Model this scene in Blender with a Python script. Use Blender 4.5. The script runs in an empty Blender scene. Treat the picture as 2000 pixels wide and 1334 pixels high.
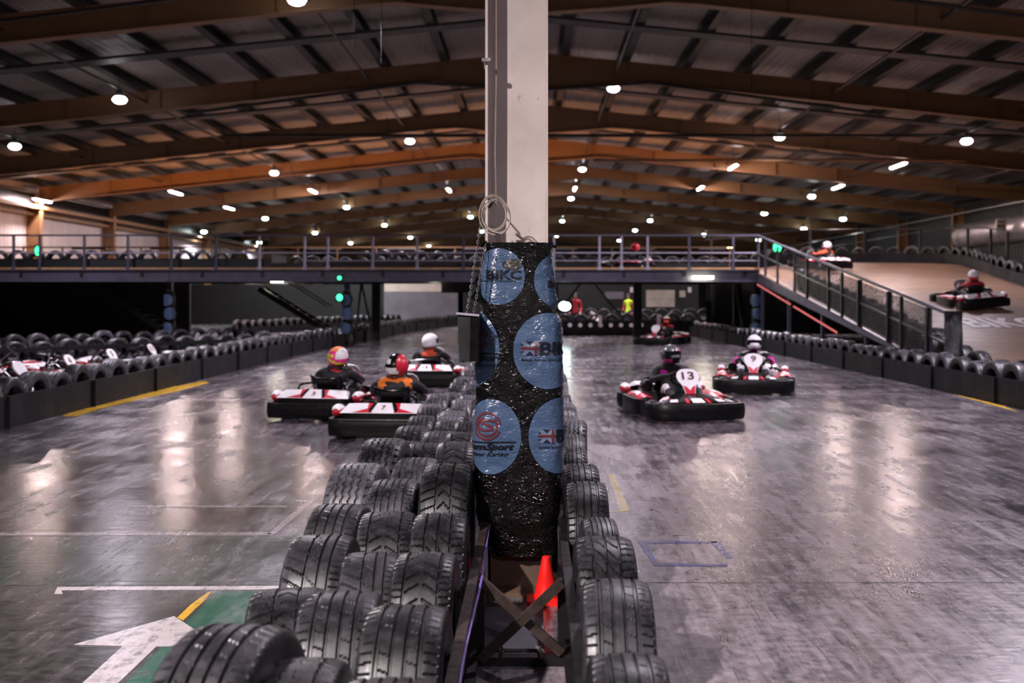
import bpy, bmesh, math, random
import numpy as np
from mathutils import Vector, Matrix, noise
random.seed(7)
S = bpy.context.scene
COL = S.collection
F = 1944.4; HX = 1042.0; HY = 578.0; CH = 1.64
PI = math.pi

# ------------------------------------------------------------------ helpers
def U(px, py, D):                       # world point seen at a place of the frame at depth D
    return Vector(((px-HX)*D/F, D, CH-(py-HY)*D/F))
def G(px, py, z=0.0):                   # same, on the level z
    D = (CH-z)*F/(py-HY)
    return Vector(((px-HX)*D/F, D, z))

def tag(o, label=None, cat=None, group=None, kind=None):
    if label: o['label'] = label
    if cat: o['category'] = cat
    if group: o['group'] = group
    if kind: o['kind'] = kind
    return o
def empty(name, loc=(0,0,0), rz=0.0, label=None, cat=None, group=None):
    o = bpy.data.objects.new(name, None); COL.objects.link(o)
    o.empty_display_size = .1
    o.location = loc; o.rotation_euler = (0,0,rz)
    return tag(o, label, cat, group)

class MB:
    def __init__(s): s.v=[]; s.f=[]; s.m=[]
    def add(s, vs, fs, mi=0):
        b=len(s.v); s.v += [tuple(p) for p in vs]
        s.f += [tuple(i+b for i in f) for f in fs]; s.m += [mi]*len(fs)
        return s
    def box(s, c, d, mi=0, rz=0, M=None):
        x,y,z=d[0]/2,d[1]/2,d[2]/2
        vs=[Vector((a*x,b*y,e*z)) for e in (-1,1) for b in (-1,1) for a in (-1,1)]
        R = M if M is not None else Matrix.Rotation(rz,3,'Z')
        vs=[R@p+Vector(c) for p in vs]
        return s.add(vs,[(0,2,3,1),(4,5,7,6),(0,1,5,4),(2,6,7,3),(0,4,6,2),(1,3,7,5)],mi)
    def bar(s, p, q, w, h, mi=0, up=(0,0,1)):
        p=Vector(p); q=Vector(q); t=(q-p).normalized(); up=Vector(up)
        if abs(t.dot(up))>.98: up=Vector((0,1,0))
        a=t.cross(up).normalized(); b=a.cross(t).normalized()
        vs=[]
        for e in (p,q):
            for i,j in ((-1,-1),(1,-1),(1,1),(-1,1)): vs.append(e+a*(i*w/2)+b*(j*h/2))
        return s.add(vs,[(0,1,2,3),(7,6,5,4),(0,4,5,1),(1,5,6,2),(2,6,7,3),(3,7,4,0)],mi)
    def tube(s, pts, r, n=8, mi=0, closed=False, cap=True):
        pts=[Vector(p) for p in pts]; k=len(pts)
        rs = r if isinstance(r,(list,tuple)) else [r]*k
        T=[]
        for i in range(k):
            a=pts[(i-1)%k] if (closed or i>0) else pts[0]; b=pts[(i+1)%k] if (closed or i<k-1) else pts[-1]
            T.append((b-a).normalized())
        up=Vector((0,0,1)) if abs(T[0].z)<.9 else Vector((1,0,0))
        nrm=(up-T[0]*up.dot(T[0])).normalized(); vs=[]
        for i in range(k):
            nrm=(nrm-T[i]*nrm.dot(T[i])).normalized(); bi=T[i].cross(nrm)
            for j in range(n):
                a=2*PI*j/n; vs.append(pts[i]+(nrm*math.cos(a)+bi*math.sin(a))*rs[i])
        fs=[]
        for i in range(k if closed else k-1):
            i2=(i+1)%k
            for j in range(n): fs.append((i*n+j,i*n+(j+1)%n,i2*n+(j+1)%n,i2*n+j))
        if cap and not closed: fs += [tuple(range(n))[::-1], tuple((k-1)*n+j for j in range(n))]
        return s.add(vs,fs,mi)
    def lathe(s, prof, n=24, c=(0,0,0), axis='Z', mi=0, closed=False):
        vs=[]; k=len(prof)
        for r,h in prof:
            for j in range(n):
                a=2*PI*j/n; x,y=r*math.cos(a),r*math.sin(a)
                p={'Z':(x,y,h),'X':(h,x,y),'Y':(y,h,x)}[axis]
                vs.append((p[0]+c[0],p[1]+c[1],p[2]+c[2]))
        fs=[]
        for i in range(k if closed else k-1):
            i2=(i+1)%k
            for j in range(n): fs.append((i*n+j,i*n+(j+1)%n,i2*n+(j+1)%n,i2*n+j))
        return s.add(vs,fs,mi)
    def prism(s, poly, z0, z1, mi=0, M=None):
        n=len(poly); vs=[Vector((x,y,z0)) for x,y in poly]+[Vector((x,y,z1)) for x,y in poly]
        if M is not None: vs=[M@p for p in vs]
        fs=[tuple(range(n))[::-1],tuple(range(n,2*n))]+[(i,(i+1)%n,n+(i+1)%n,n+i) for i in range(n)]
        return s.add(vs,fs,mi)
    def band(s, path, z0, z1, th, mi=0, closed=False, bulge=0.0):   # upright wall of thickness th along a path
        k=len(path); P=[Vector((x,y,0)) for x,y in path]; nn=[]
        for i in range(k):
            a=P[(i-1)%k] if (closed or i>0) else P[0]; b=P[(i+1)%k] if (closed or i<k-1) else P[-1]
            t=(b-a).normalized(); nn.append(Vector((t.y,-t.x,0)))
        zs=[z0,z0+(z1-z0)*.18,z0+(z1-z0)*.5,z0+(z1-z0)*.82,z1]; ob=[0,.7,1,.7,0]
        ring=[]
        for z,b in zip(zs,ob): ring.append((bulge*b,z))
        ring += [(-th,z1),(-th,z0)]
        n=len(ring); vs=[]
        for i in range(k):
            for o,z in ring: vs.append((P[i].x+nn[i].x*o,P[i].y+nn[i].y*o,z))
        fs=[]
        for i in range(k if closed else k-1):
            i2=(i+1)%k
            for j in range(n): fs.append((i*n+j,i*n+(j+1)%n,i2*n+(j+1)%n,i2*n+j))
        if not closed: fs += [tuple(range(n))[::-1],tuple((k-1)*n+j for j in range(n))]
        return s.add(vs,fs,mi)
    def grid(s, fn, nu, nv, mi=0, close=False):
        vs=[fn(i/nu,j/nv) for j in range(nv+1) for i in range(nu+1)]
        fs=[(j*(nu+1)+i,j*(nu+1)+i+1,(j+1)*(nu+1)+i+1,(j+1)*(nu+1)+i) for j in range(nv) for i in range(nu)]
        return s.add(vs,fs,mi)
    def mesh(s, name, mats, smooth=False, ang=35):
        me=bpy.data.meshes.new(name); me.from_pydata([tuple(p) for p in s.v],[],s.f)
        if not isinstance(mats,(list,tuple)): mats=[mats]
        for m in mats: me.materials.append(m)
        if len(mats)>1: me.polygons.foreach_set('material_index',s.m)
        bm=bmesh.new(); bm.from_mesh(me); bmesh.ops.recalc_face_normals(bm,faces=bm.faces); bm.to_mesh(me); bm.free()
        if smooth:
            me.polygons.foreach_set('use_smooth',[True]*len(me.polygons)); me.set_sharp_from_angle(angle=math.radians(ang))
        me.update(); return me
    def build(s, name, mats, parent=None, smooth=False, loc=None, ang=35):
        o=bpy.data.objects.new(name, s.mesh(name,mats,smooth,ang)); COL.objects.link(o)
        if parent: o.parent=parent
        if loc is not None: o.location=loc
        return o
def inst(me, name, loc=(0,0,0), rz=0, parent=None):
    o=bpy.data.objects.new(name, me); COL.objects.link(o); o.location=loc; o.rotation_euler=(0,0,rz)
    if parent: o.parent=parent
    return o
def kids(o): return [c for c in bpy.data.objects if c.parent==o]
def copy_tree(o, parent=None, skip=()):
    c=o.copy(); COL.objects.link(c)
    if parent: c.parent=parent
    for ch in list(o.children):
        if any(ch.name.startswith(s) for s in skip): continue
        copy_tree(ch,c,skip)
    return c
ONES=['','first','second','third','fourth','fifth','sixth','seventh','eighth','ninth','tenth','eleventh','twelfth','thirteenth','fourteenth','fifteenth','sixteenth','seventeenth','eighteenth','nineteenth']
TENS={2:('twenty','twentieth'),3:('thirty','thirtieth'),4:('forty','fortieth'),5:('fifty','fiftieth'),6:('sixty','sixtieth'),7:('seventy','seventieth'),8:('eighty','eightieth')}
def nth(n):
    if n<20: return ONES[n]
    t,u=divmod(n,10)
    return TENS[t][1] if u==0 else TENS[t][0]+'-'+ONES[u]

# ------------------------------------------------------------------ materials
def srgb(r,g,b):
    f=lambda c:(c/255/12.92) if c/255<=.04045 else ((c/255+.055)/1.055)**2.4
    return (f(r),f(g),f(b),1)
class NT:
    def __init__(s,name):
        s.m=bpy.data.materials.new(name); s.m.use_nodes=True; s.t=s.m.node_tree; s.n=s.t.nodes; s.l=s.t.links
        s.b=s.n['Principled BSDF']; s.out=s.n['Material Output']
    def N(s,typ,**kw):
        n=s.n.new(typ)
        for k,v in kw.items():
            if k.startswith('i_'): n.inputs[int(k[2:]) if k[2:].isdigit() else k[2:].replace('_',' ')].default_value=v
            else: setattr(n,k,v)
        return n
    def L(s,a,b): s.l.new(a,b)
    def coord(s,scale=(1,1,1),rot=(0,0,0),src='Object'):
        tc=s.N('ShaderNodeTexCoord'); mp=s.N('ShaderNodeMapping'); mp.inputs['Scale'].default_value=scale; mp.inputs['Rotation'].default_value=rot
        s.L(tc.outputs[src],mp.inputs['Vector']); return mp.outputs[0]
    def noise(s,vec,scale,detail=4,rough=.55,dist=0):
        n=s.N('ShaderNodeTexNoise'); n.inputs['Scale'].default_value=scale; n.inputs['Detail'].default_value=detail
        n.inputs['Roughness'].default_value=rough; n.inputs['Distortion'].default_value=dist
        s.L(vec,n.inputs['Vector']); return n.outputs['Fac']
    def ramp(s,fac,stops,interp='LINEAR'):
        r=s.N('ShaderNodeValToRGB'); r.color_ramp.interpolation=interp
        e=r.color_ramp.elements
        while len(e)<len(stops): e.new(.5)
        for x,(p,c) in zip(e,stops):
            x.position=p; x.color=c if isinstance(c,(tuple,list)) else (c,c,c,1)
        s.L(fac,r.inputs['Fac']); return r.outputs['Color']
    def mix(s,f,a,b,typ='MIX'):
        m=s.N('ShaderNodeMix',data_type='RGBA',blend_type=typ)
        for k,v in ((0,f),(6,a),(7,b)):
            if hasattr(v,'is_linked'): s.L(v,m.inputs[k])
            else: m.inputs[k].default_value=v
        return m.outputs[2]
    def math(s,op,a,b=None,clamp=False):
        m=s.N('ShaderNodeMath',operation=op); m.use_clamp=clamp
        for k,v in ((0,a),(1,b)):
            if v is None: continue
            if hasattr(v,'is_linked'): s.L(v,m.inputs[k])
            else: m.inputs[k].default_value=v
        return m.outputs[0]
    def bump(s,h,strength=.3,dist=.01,prev=None):
        b=s.N('ShaderNodeBump'); b.inputs['Strength'].default_value=strength; b.inputs['Distance'].default_value=dist
        s.L(h,b.inputs['Height'])
        if prev is not None: s.L(prev,b.inputs['Normal'])
        return b.outputs[0]
    def set(s,**kw):
        for k,v in kw.items():
            i=s.b.inputs[k.replace('_',' ')]
            if hasattr(v,'is_linked'): s.L(v,i)
            else: i.default_value=v
        return s
def mat(name,col,rough=.5,metal=0,var=.18,vscale=6,bump=0,bscale=30,coat=0,spec=.5):
    t=NT(name)
    c=t.coord()
    n=t.noise(c,vscale,4)
    lo=tuple(x*(1-var) for x in col[:3])+(1,); hi=tuple(min(1,x*(1+var)) for x in col[:3])+(1,)
    t.set(Base_Color=t.ramp(n,[(.3,lo),(.7,hi)]),Metallic=metal,Coat_Weight=coat)
    t.b.inputs['Specular IOR Level'].default_value=spec
    t.set(Roughness=t.ramp(t.noise(c,vscale*1.7,3),[(.3,max(0,rough-.08)),(.7,min(1,rough+.08))]))
    if bump: t.set(Normal=t.bump(t.noise(c,bscale,4),bump,.005))
    return t.m
def emis(name,col,strength):
    t=NT(name); t.set(Base_Color=(0.02,0.02,0.02,1),Emission_Color=col,Emission_Strength=strength,Roughness=.5); return t.m
# ------------------------------------------------------------------ floor materials
def concrete(name, paint=None, wear=.5, fresh=.5):
    t=NT(name)
    c=t.coord()
    cs=t.coord((2.6,.35,1),(0,0,.5))          # long tyre scuffs across the floor
    cs2=t.coord((2.2,.3,1),(0,0,-.28))
    big=t.noise(c,.22,5,.6,.6); med=t.noise(c,1.1,8,.62,.3); fine=t.noise(c,14,6,.65); grain=t.noise(c,95,3,.7)
    scuff=t.noise(cs,3.2,9,.75,.3); scuff2=t.noise(cs2,6.5,8,.75,.2)
    # worn zone beside the barrier: where karts scrape the paint off
    sep=t.N('ShaderNodeSeparateXYZ'); t.L(c,sep.inputs[0])
    wx=t.N('ShaderNodeMapRange'); wx.inputs[1].default_value=.2; wx.inputs[2].default_value=5.5; wx.inputs[3].default_value=1; wx.inputs[4].default_value=0; t.L(sep.outputs[0],wx.inputs[0])
    wx2=t.N('ShaderNodeMapRange'); wx2.inputs[1].default_value=-.4; wx2.inputs[2].default_value=.2; t.L(sep.outputs[0],wx2.inputs[0])
    wy=t.N('ShaderNodeMapRange'); wy.inputs[1].default_value=4.5; wy.inputs[2].default_value=13; wy.inputs[3].default_value=1; wy.inputs[4].default_value=.15; t.L(sep.outputs[1],wy.inputs[0])
    zone=t.math('MULTIPLY',t.math('MULTIPLY',wx.outputs[0],wx2.outputs[0]),wy.outputs[0])
    m=t.math('ADD',t.math('MULTIPLY',med,.45),t.math('MULTIPLY',scuff,.55))
    m=t.math('ADD',m,t.math('MULTIPLY',zone,.13))
    mask=t.ramp(m,[(.42,0.),(.62,1.)])
    dark=t.ramp(t.math('ADD',t.math('MULTIPLY',big,.6),t.math('MULTIPLY',fine,.4)),[(.38,(.010,.009,.011,1)),(.62,(.045,.039,.047,1))])
    light=t.ramp(t.math('ADD',t.math('MULTIPLY',fine,.5),t.math('MULTIPLY',scuff2,.5)),[(.41,(.045,.038,.045,1)),(.59,(.24,.205,.225,1))])
    base=t.mix(mask,dark,light)
    scr=t.noise(t.coord((16,.55,1),(0,0,.52)),2.4,6,.8,.15); scr2=t.noise(t.coord((13,.5,1),(0,0,-.75)),2.0,6,.8,.15)
    base=t.mix(t.math('MULTIPLY',t.ramp(scr,[(.56,0.),(.62,.75)]),mask),base,(.23,.20,.21,1))
    base=t.mix(t.ramp(scr2,[(.57,0.),(.62,.7)]),base,(.014,.013,.016,1))
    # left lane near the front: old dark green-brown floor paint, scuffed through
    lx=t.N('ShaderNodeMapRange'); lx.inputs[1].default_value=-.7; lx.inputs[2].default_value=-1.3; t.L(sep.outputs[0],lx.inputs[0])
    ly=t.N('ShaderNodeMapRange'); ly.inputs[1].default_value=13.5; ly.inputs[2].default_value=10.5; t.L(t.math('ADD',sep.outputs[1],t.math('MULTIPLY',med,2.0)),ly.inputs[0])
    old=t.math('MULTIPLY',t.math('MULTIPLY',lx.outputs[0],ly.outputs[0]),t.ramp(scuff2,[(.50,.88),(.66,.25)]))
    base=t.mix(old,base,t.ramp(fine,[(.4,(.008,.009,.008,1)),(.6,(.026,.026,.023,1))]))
    # flaked patches of dark sealer
    fl=t.ramp(t.noise(c,2.1,10,.72,2.2),[(.53,0.),(.55,1.)])
    patch=t.ramp(t.noise(c,.35,3,.5,1.),[(.54,0.),(.64,.7)])
    patch=t.math('MULTIPLY',patch,wx2.outputs[0])
    base=t.mix(t.math('MULTIPLY',fl,patch),base,(.035,.034,.042,1))
    if paint:
        pm=t.math('ADD',t.math('MULTIPLY',scuff2,.5),t.math('MULTIPLY',fine,.5))
        pm=t.ramp(pm,[(wear-.06,1.),(wear+.06,1-fresh)])
        pcol=t.mix(.5,paint,t.ramp(grain,[(.3,tuple(x*.6 for x in paint[:3])+(1,)),(.7,tuple(min(1,x*1.4) for x in paint[:3])+(1,))]))
        base=t.mix(pm,base,pcol)
    r=t.math('ADD',t.math('MULTIPLY',mask,.17),t.math('MULTIPLY',fine,.10))
    r=t.math('ADD',r,.12)
    # swept damp-looking glossy sheen streaks
    gl=t.ramp(t.noise(t.coord((.35,1.3,1),(0,0,.1)),.9,5,.6,1.),[(.45,0.),(.6,1.)])
    r=t.math('SUBTRACT',r,t.math('MULTIPLY',gl,.03))
    r=t.math('MAXIMUM',r,.17)
    h=t.math('ADD',t.math('MULTIPLY',t.noise(t.coord((1,2.6,1),(0,0,.12)),7,4,.6,.4),.8),t.math('MULTIPLY',grain,.07))
    h=t.math('ADD',h,t.math('MULTIPLY',scuff2,.22))
    t.set(Base_Color=base,Roughness=r,Normal=t.bump(h,.24,.011))
    t.b.inputs['Specular IOR Level'].default_value=.62
    return t.m
M={}
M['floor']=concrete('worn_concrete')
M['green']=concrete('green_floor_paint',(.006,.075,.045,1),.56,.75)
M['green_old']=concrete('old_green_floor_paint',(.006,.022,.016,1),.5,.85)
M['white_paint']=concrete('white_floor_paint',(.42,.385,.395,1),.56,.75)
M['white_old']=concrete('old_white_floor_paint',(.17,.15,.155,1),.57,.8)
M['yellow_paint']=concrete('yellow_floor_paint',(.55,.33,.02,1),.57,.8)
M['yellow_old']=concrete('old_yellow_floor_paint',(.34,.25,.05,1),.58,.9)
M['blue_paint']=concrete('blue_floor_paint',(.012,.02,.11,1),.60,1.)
# rubber
def rubber(name, dust=.3, hue=(1,1,1)):
    t=NT(name); c=t.coord()
    oi=t.N('ShaderNodeObjectInfo')
    n=t.noise(c,9,6,.65,.4); g=t.noise(c,70,3)
    d=t.math('ADD',t.math('MULTIPLY',n,.7),t.math('MULTIPLY',g,.3))
    d=t.math('ADD',d,t.math('MULTIPLY',t.math('SUBTRACT',oi.outputs['Random'],.5),.16))
    col=t.ramp(d,[(.40,(.004,.004,.005,1)),(.64,(.042*dust*2*hue[0],.040*dust*2*hue[1],.047*dust*2*hue[2],1))])
    t.set(Base_Color=col,Roughness=t.ramp(n,[(.3,.33),(.7,.52)]),Normal=t.bump(g,.18,.002))
    t.b.inputs['Specular IOR Level'].default_value=.5
    return t.m
M['rubber']=rubber('tyre_rubber',.34)
M['rubber_dusty']=rubber('dusty_tyre_rubber',.95)
M['rubber_far']=rubber('lane_dust_tyre_rubber',1.5)
M['rubber_dark']=rubber('dark_tyre_rubber',.22)
M['black_plastic']=mat('black_plastic',(.004,.004,.0045),.36,vscale=12,bump=.1,spec=.35)
M['black_gloss']=mat('gloss_black_plastic',(.004,.004,.0045),.22,vscale=12,spec=.4)
M['black_metal']=mat('black_painted_steel',(.016,.016,.017),.42,.2,vscale=9,bump=.1)
M['rusty']=mat('rusty_brown_steel',(.06,.042,.036),.42,.5,var=.45,vscale=18,bump=.25,bscale=60)
M['steel']=mat('grey_steel',(.35,.35,.37),.32,.9,vscale=20)
M['chrome']=mat('bright_steel',(.6,.6,.62),.18,1,vscale=20)
M['dark_steel']=mat('dark_steel_section',(.014,.013,.0135),.4,.4,var=.4,vscale=14,bump=.2,bscale=50)
M['bridge_steel']=mat('blue_grey_painted_steel',(.075,.072,.10),.4,.1,vscale=3)
M['rail_steel']=mat('grey_painted_rail',(.34,.32,.39),.4,.2,vscale=5)
M['rail_dark']=mat('dark_painted_rail',(.03,.03,.036),.4,.3,vscale=5)
M['ply']=mat('plywood_edge',(.42,.24,.11),.5,vscale=4)
M['white']=mat('white_gloss_plastic',(.88,.85,.86),.3,var=.05,coat=.3)
M['red']=mat('red_gloss_plastic',(.62,.02,.045),.3,var=.1,coat=.3)
M['cone_red']=mat('red_cone_plastic',(.75,.012,.01),.4,var=.1)
M['pink']=mat('pink_gloss',(.85,.03,.30),.3,var=.12,coat=.4)
M['magenta']=mat('magenta_fabric',(.65,.01,.36),.7)
M['orange']=mat('orange_fabric',(.85,.20,.02),.75)
M['orange_red']=mat('orange_red_fabric',(.80,.11,.04),.75)
M['yellow']=mat('yellow_gloss',(.85,.62,.03),.35,var=.1)
M['hivis']=mat('fluorescent_yellow_fabric',(.55,.80,.03),.7)
M['suit']=mat('black_suit_fabric',(.006,.0065,.008),.62,vscale=20,bump=.35,bscale=18)
M['suit_white']=mat('white_suit_fabric',(.62,.58,.60),.7,vscale=20)
M['suit_red']=mat('red_suit_fabric',(.45,.02,.03),.7)
M['glove']=mat('pale_glove_fabric',(.62,.40,.40),.7)
M['visor']=mat('dark_visor',(.01,.01,.012),.08,coat=.6)
M['grey_gloss']=mat('grey_gloss_shell',(.09,.09,.10),.25,coat=.5)
M['skin']=mat('skin',(.45,.26,.20),.5,var=.1)
M['hair']=mat('dark_hair',(.03,.02,.015),.6)
M['denim']=mat('dark_trousers',(.02,.022,.03),.8)
M['number']=mat('dark_red_numeral',(.16,.01,.015),.4)
M['black_ink']=mat('black_ink',(.008,.009,.014),.3)
M['red_ink']=mat('dull_red_ink',(.10,.022,.028),.3)
M['blue_ink']=mat('navy_ink',(.012,.016,.045),.3)
M['pale_ink']=mat('pale_blue_ink',(.13,.17,.25),.3)
M['cable']=mat('beige_cable',(.30,.25,.21),.5,vscale=20)
M['dark_cable']=mat('dark_cable',(.04,.035,.03),.5)
M['purple_cable']=mat('violet_cable',(.18,.12,.42),.35)
M['speaker']=mat('black_box_vinyl',(.005,.0055,.0065),.5,bump=.2,bscale=200)
M['board']=mat('pale_board',(.42,.37,.33),.6,vscale=2)
M['brown_box']=mat('brown_board',(.09,.055,.035),.7)
M['conduit']=mat('grey_conduit',(.09,.085,.08),.4,.3)
M['pipe']=mat('dark_pipe',(.02,.016,.014),.5)
M['duct']=mat('galvanised_duct',(.50,.46,.47),.38,.8,vscale=2)
M['lamp_body']=mat('lamp_housing',(.14,.14,.15),.4)
M['belt']=mat('black_conveyor_belt',(.006,.0056,.0075),.6,var=.6,vscale=2.2,bump=.25,bscale=8,spec=.25)
M['dark_wall']=mat('dark_panel_wall',(.005,.006,.0065),.6,vscale=1)
M['teal_wall']=mat('dark_teal_wall',(.004,.0058,.0062),.6,vscale=1)
M['brown_wall']=mat('dark_brown_board_wall',(.014,.011,.007),.6,vscale=1)
M['plaster']=mat('grey_render_wall',(.13,.125,.15),.7,vscale=1.5)
M['cream']=mat('cream_panel',(.50,.43,.38),.6,vscale=1)
# column paint: cream with scuffs
t=NT('cream_column_paint'); c=t.coord(); n=t.noise(c,3,5,.6); g=t.noise(c,60,4)
chips=t.ramp(t.noise(t.coord((1,1,.35)),22,5,.7,.5),[(.66,0.),(.68,1.)])
t.set(Base_Color=t.mix(t.math('MULTIPLY',chips,.35),t.ramp(n,[(.3,(.46,.40,.37,1)),(.7,(.60,.53,.50,1))]),(.10,.08,.08,1)),Roughness=.45,Normal=t.bump(g,.12,.003)); M['column']=t.m
# ochre rafters
t=NT('ochre_painted_steel'); c=t.coord((.3,1,1)); n=t.noise(c,1.2,5,.6)
t.set(Base_Color=t.ramp(n,[(.3,(.20,.105,.045,1)),(.7,(.28,.155,.07,1))]),Roughness=.5); M['ochre']=t.m
# roof lining
t=NT('roof_lining_sheet'); c=t.coord()
w=t.N('ShaderNodeTexWave',wave_type='BANDS',bands_direction='X'); w.inputs['Scale'].default_value=1.6; t.L(c,w.inputs['Vector'])
n=t.noise(t.coord((.4,.15,1)),1.5,5,.6)
t.set(Base_Color=t.ramp(n,[(.3,(.23,.20,.172,1)),(.7,(.33,.29,.25,1))]),Roughness=.55,Normal=t.bump(w.outputs['Fac'],.35,.03)); M['roof']=t.m
t=NT('roof_purlin_steel'); t.set(Base_Color=(.035,.032,.03,1),Roughness=.5); M['purlin']=t.m
t=NT('grey_roof_rail'); t.set(Base_Color=(.06,.055,.055,1),Roughness=.5); M['rail_roof']=t.m
# wall cladding with upright ribs
def cladding(name,a,b):
    t=NT(name); c=t.coord(); w=t.N('ShaderNodeTexWave',wave_type='BANDS',bands_direction='Y'); w.inputs['Scale'].default_value=1.1; t.L(c,w.inputs['Vector'])
    n=t.noise(t.coord((1,1,.2)),1.4,5,.6)
    t.set(Base_Color=t.ramp(n,[(.3,a),(.7,b)]),Roughness=.5,Normal=t.bump(w.outputs['Fac'],.5,.04)); return t.m
M['clad']=cladding('pale_wall_cladding',(.46,.41,.42,1),(.58,.53,.54,1))
M['clad_dark']=cladding('dark_wall_cladding',(.028,.025,.025,1),(.045,.04,.04,1))
# plywood ramp
t=NT('painted_plywood_track'); c=t.coord(); n=t.noise(c,.5,6,.6,.6); s2=t.noise(t.coord((.6,2.,1),(0,0,.6)),2.2,6,.7)
t.set(Base_Color=t.mix(t.ramp(s2,[(.4,0.),(.7,.6)]),t.ramp(n,[(.3,(.125,.07,.042,1)),(.7,(.19,.112,.07,1))]),(.07,.045,.03,1)),Roughness=t.ramp(s2,[(.3,.35),(.7,.55)])); M['ramp']=t.m
# crumpled plastic film
def film(name,col,rough,bs,dist=.035):
    t=NT(name); c=t.coord()
    n1=t.noise(c,13,1.3,.5,1.2)
    n2=t.noise(t.coord((1,1,2.8),(0,.35,0)),22,1.5,.5,2.0)
    v=t.N('ShaderNodeTexVoronoi',feature='DISTANCE_TO_EDGE'); v.inputs['Scale'].default_value=17; t.L(t.coord((1,1,1.7)),v.inputs['Vector'])
    h=t.math('ADD',t.math('ADD',t.math('MULTIPLY',n1,1.2),t.math('MULTIPLY',n2,.9)),t.math('MULTIPLY',v.outputs[0],.25))
    t.set(Base_Color=col,Roughness=rough,Normal=t.bump(h,bs,dist)); t.b.inputs['Specular IOR Level'].default_value=.7
    return t.m
M['film']=film('crumpled_black_film',(.0008,.0008,.001,1),.07,1.0,.012)
M['film_blue']=film('blue_grey_film_print',(.050,.088,.160,1),.2,.6,.007)
M['film_patch']=film('olive_film_patch',(.02,.02,.012,1),.3,.3)
# netting with real gaps
t=NT('black_netting'); c=t.coord()
v=t.N('ShaderNodeTexVoronoi',feature='DISTANCE_TO_EDGE'); v.inputs['Scale'].default_value=14; t.L(c,v.inputs['Vector'])
t.set(Base_Color=(.02,.018,.017,1),Roughness=.6,Alpha=t.ramp(v.outputs[0],[(.03,.85),(.06,.34)])); M['net']=t.m
# lights
M['e_bay']=emis('high_bay_light',(1,.92,1,1),14)
M['e_bay_near']=emis('near_high_bay_light',(1,.88,.95,1),14)
M['e_bay_far']=emis('cool_high_bay_light',(.86,1,.97,1),26)
M['e_tube']=emis('warm_tube_light',(1,.76,.73,1),420)
M['e_tube_dim']=emis('dim_tube_light',(1,.95,.72,1),45)
M['e_green']=emis('green_signal_light',(.03,1,.25,1),5)
M['e_white']=emis('white_signal_light',(.8,1,.95,1),30)
M['e_strip']=emis('red_strip_light',(1,.20,.20,1),.8)
M['e_added_up']=emis('warm_uplight',(1,.40,.14,1),190)  # glow of the added bridge fittings, there to tint the roof orange

# ------------------------------------------------------------------ camera
cam=bpy.data.cameras.new('camera'); co=bpy.data.objects.new('camera',cam); COL.objects.link(co)
co.location=(0,0,CH); co.rotation_euler=(PI/2,0,0); cam.sensor_width=36; cam.lens=35
cam.shift_x=-(HX-1000)/2000; cam.shift_y=-(667-HY)/2000
cam.dof.use_dof=True; cam.dof.focus_distance=5.55; cam.dof.aperture_fstop=2.2; cam.clip_end=300; cam.clip_start=.05
S.camera=co
S.view_settings.view_transform='Standard'; S.view_settings.look='None'; S.view_settings.gamma=1; S.view_settings.use_curve_mapping=False
S.view_settings.exposure=0.12
w=bpy.data.worlds.new('world'); S.world=w; w.use_nodes=True
w.node_tree.nodes['Background'].inputs[0].default_value=(.02,.018,.02,1); w.node_tree.nodes['Background'].inputs[1].default_value=.3

# ------------------------------------------------------------------ the hall
XW=20.7; YB=106; Y0=-24
def struct(name,mb,m,**k):
    o=mb.build(name,m,**k); o['kind']='structure'; return o
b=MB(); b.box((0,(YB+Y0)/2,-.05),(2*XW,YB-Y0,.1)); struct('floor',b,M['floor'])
rz=lambda x: 8.34-.1*abs(x)      # underside of the roof
b=MB(); b.add([(-XW,Y0,rz(XW)),(0,Y0,rz(0)),(XW,Y0,rz(XW)),(-XW,YB,rz(XW)),(0,YB,rz(0)),(XW,YB,rz(XW)),
               (-XW,Y0,rz(XW)+.15),(0,Y0,rz(0)+.15),(XW,Y0,rz(XW)+.15),(-XW,YB,rz(XW)+.15),(0,YB,rz(0)+.15),(XW,YB,rz(XW)+.15)],
              [(0,1,4,3),(1,2,5,4),(6,9,10,7),(7,10,11,8),(0,3,9,6),(2,8,11,5),(0,6,7,1),(1,7,8,2),(3,4,10,9),(4,5,11,10)])
ceil=struct('ceiling',b,M['roof'])
# purlins along the hall, parts of the roof
for sx in (-1,1):
    for i in range(14):
        x=sx*(.8+1.6*i)
        if abs(x)>XW: continue
        b=MB(); z=rz(x)
        b.box((x,(YB+Y0)/2,z-.012),(.30,YB-Y0,.02)); b.box((x,(YB+Y0)/2,z-.13),(.03,YB-Y0,.24)); b.box((x+.05,(YB+Y0)/2,z-.25),(.20,YB-Y0,.02))
        b.build('purlin',M['purlin'],ceil)
def cladwall(name,x,mat_,z0=0,z1=6.3):
    b=MB(); b.box((x,(YB+Y0)/2,(z0+z1)/2),(.1,YB-Y0,z1-z0)); return struct(name,b,mat_)
cladwall('wall_left',-XW-.05,M['clad']); cladwall('wall_right',XW+.05,M['clad_dark'])
b=MB(); b.box((0,YB+.05,4.2),(2*XW,.1,8.4)); struct('wall_back',b,M['clad_dark'])
b=MB(); b.box((0,Y0-.05,4.2),(2*XW,.1,8.4)); struct('wall_front',b,M['clad_dark'])
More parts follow.
